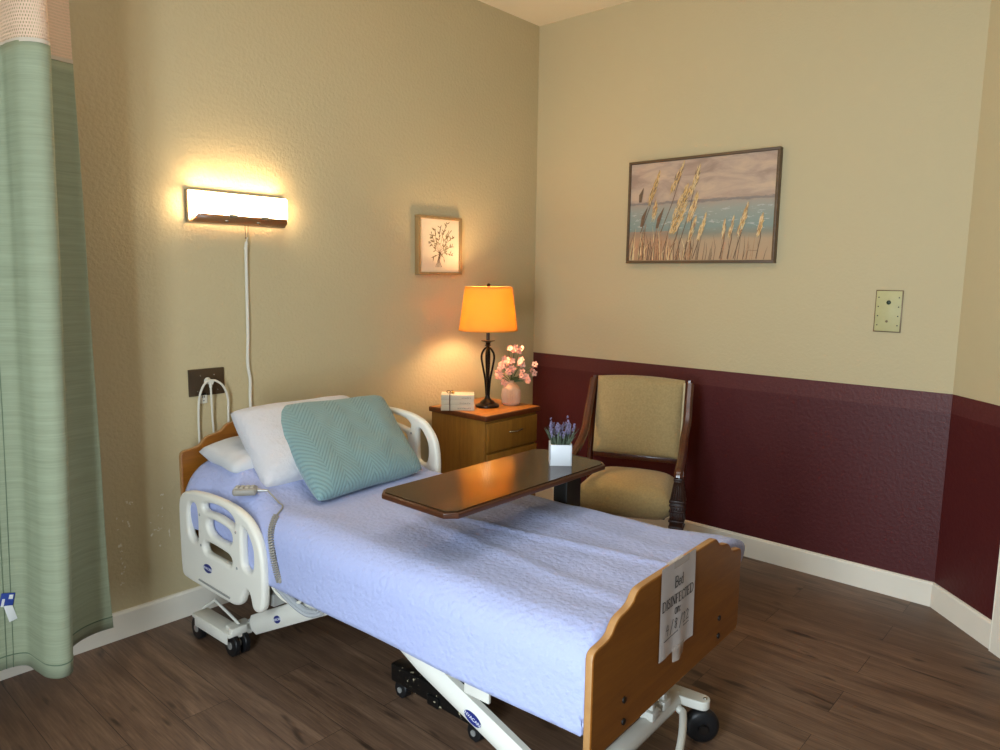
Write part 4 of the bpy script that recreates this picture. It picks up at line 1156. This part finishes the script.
# stalks
for x0, y0, x1, y1 in ((.10, .3, .21, .8), (.25, .3, .385, .88), (.32, .05, .43, .7), (.36, .05, .49, .82), (.42, .05, .48, .6), (.48, .04, .55, .45), (.66, .04, .69, .36), (.71, .04, .735, .4), (.75, .04, .815, .52), (.89, .04, .91, .40)):
    stroke([(x0, y0), ((x0+x1)/2+.01, (y0+y1)/2), (x1, y1)], [.006, .005, .003], 2)
plume(.15, .58, .22, .86, .025, 40, [0, 0, 1, 2]); plume(.19, .42, .20, .60, .018, 20, [0, 1, 3])
plume(.31, .68, .39, .93, .022, 46, [0, 0, 1, 2])
plume(.44, .64, .50, .90, .026, 50, [0, 1, 1, 2]); plume(.33, .30, .42, .72, .050, 110, [0, 1, 1, 0, 2]); plume(.44, .40, .49, .64, .026, 50, [0, 1, 1, 3])
plume(.51, .22, .555, .44, .018, 36, [0, 1, 1]); plume(.45, .22, .49, .42, .018, 30, [0, 1, 3])
for a in ((.675, .24, .68, .37, .012, 20), (.715, .24, .735, .40, .012, 20), (.77, .25, .82, .52, .02, 44), (.89, .24, .915, .42, .015, 30)): plume(*a, [0, 1, 1, 3])
for (x0, y0, x1, y1) in ((.085, .60, .115, .74), (.10, .36, .15, .55), (.215, .34, .27, .54)):
    for k in range(6): stroke([(x0+k*.003, y0), ((x0+x1)/2-.012+k*.003, (y0+y1)/2), (x1, y1)], [.004, .012, .002], 2, fnp2)
stroke([(.84, .115), (.88, .11), (.90, .112)], .003, 2)
rd.build('painted_reeds', [M['reed_gold'], M['reed_cream'], M['reed_dark'], M['reed_tan']], cv, smooth=False, recalc=False)

sp2 = empty('botanical_print', (-.922, 0, 1.572), 0, 'small framed botanical print above the nightstand', 'picture')
sw, sh = .352, .338; D2 = .034; ft = .016
b = MB()
for (cx_, cz, sx, sz) in ((0, ft/2, sw, ft), (0, sh-ft/2, sw, ft), (sw/2-ft/2, sh/2, ft, sh-2*ft), (-sw/2+ft/2, sh/2, ft, sh-2*ft)): b.box((cx_, -D2/2, cz), (sx, D2, sz), .002)
b.build('frame', M['frame_oak'], sp2)
b = MB(); b.box((0, -.012, sh/2), (sw-.03, .016, sh-.03)); cv = b.build('canvas', M['print_canvas'], sp2, smooth=False)
rs = random.Random(5); b = MB(up=(0, -1, 0))
fs = lambda X, Y: Vector((X, -.0205, Y))
def sprig(x0, y0, ang, ln, n):
    pts = [(x0+math.sin(ang+.25*k/8)*ln*k/8, y0+math.cos(ang+.25*k/8)*ln*k/8) for k in range(9)]
    b.mi = 1; b.ribbon(pts, .0022, fs)
    for i in range(n):
        k = rs.uniform(.3, 1); x = x0+math.sin(ang+.25*k)*ln*k; y = y0+math.cos(ang+.25*k)*ln*k
        a2 = ang+rs.choice((-1, 1))*rs.uniform(.4, 1.0); l2 = rs.uniform(.012, .028)
        b.mi = rs.choice((0, 0, 1)); b.ribbon([(x, y), (x+math.sin(a2)*l2*.5, y+math.cos(a2)*l2*.5), (x+math.sin(a2)*l2, y+math.cos(a2)*l2)], [.002, .006, .001], fs)
for ang, ln, n in ((-.75, .14, 16), (-.5, .15, 16), (-.2, .15, 14), (.1, .19, 18), (.35, .15, 16), (.6, .15, 16), (.95, .12, 14), (1.4, .10, 8), (-1.1, .10, 10), (2.0, .05, 4), (-2.2, .07, 6)): sprig(0.0, .125, ang, ln, n)
for k in range(5): b.mi = 1; b.ribbon([(.0+k*.003, .13), (-.015+k*.004, .08), (-.03+k*.012, .045)], .003, fs)
b.build('painted_sprigs', [M['sage_ink'], M['brown_ink']], cv, smooth=False, recalc=False)

ip = empty('call_plate', (.001, -2.2245, 1.32), 0, 'ivory blank wall plate with screw holes and a dark button, right of the painting', 'wall plate')
iw, ih = .122, .205
b = MB(); b.box((-.004, 0, ih/2), (.008, iw, ih), .002); b.build('plate_rim', M['plate_edge'], ip)
b = MB(); b.box((-.0085, 0, ih/2), (.004, iw-.010, ih-.010), .0012); b.build('plate_face', M['plate_ivory'], ip)
for s in (-1, 1):
    for z in (.034, .079, .124, .169): MB().cyl((-.0100, s*.045, z), (-.0112, s*.045, z), .0032, seg=10).build('screw_hole', M['dark_hole'], ip)
b = MB(); b.sphere((-.011, 0, .145), .0105, sx=.45); b.build('button', M['green_knob'], ip)
b = MB(); b.sphere((-.0105, .003, .053), .006, sx=.4); b.build('lower_screw', M['plate_edge'], ip)

# ------------------------------------------------------------------ light
def light(name, typ, loc, energy, color, **kw):
    l = bpy.data.lights.new(name, typ); l.energy = energy; l.color = color
    for k, v in kw.items(): setattr(l, k, v)
    o = bpy.data.objects.new(name, l); col.objects.link(o); o.location = loc
    return o
light('lamp_bulb', 'POINT', (lx, ly, lz+.575), 19, (1, .72, .42), shadow_soft_size=.045)
light('wall_light_tube', 'AREA', ((fx0+fx1)/2, -.04, fz1+.012), 1.2, (1, .70, .38), shape='RECTANGLE', size=.44, size_y=.03).rotation_euler = (R(180), 0, 0)
w = light('window_daylight', 'AREA', (XL-.15, (WY0+WY1)/2, (WZ0+WZ1)/2), 124, (.76, .90, 1.0), shape='RECTANGLE', size=WZ1-WZ0, size_y=WY1-WY0)
w.rotation_euler = (0, R(-90), 0)
light('added_top_fill', 'AREA', (-2.15, -1.75, H-.02), 6, (.96, .97, 1.0), shape='RECTANGLE', size=1.2, size_y=.6)  # added overhead fill that lifts the bed top, no fixture modelled
wd = bpy.data.worlds.new('World'); sc.world = wd; wd.use_nodes = True
wd.node_tree.nodes['Background'].inputs[0].default_value = (.8, .85, 1, 1); wd.node_tree.nodes['Background'].inputs[1].default_value = .06

sc.view_settings.view_transform = 'Standard'; sc.view_settings.look = 'None'
sc.view_settings.exposure = .5; sc.view_settings.gamma = 1; sc.view_settings.use_curve_mapping = False
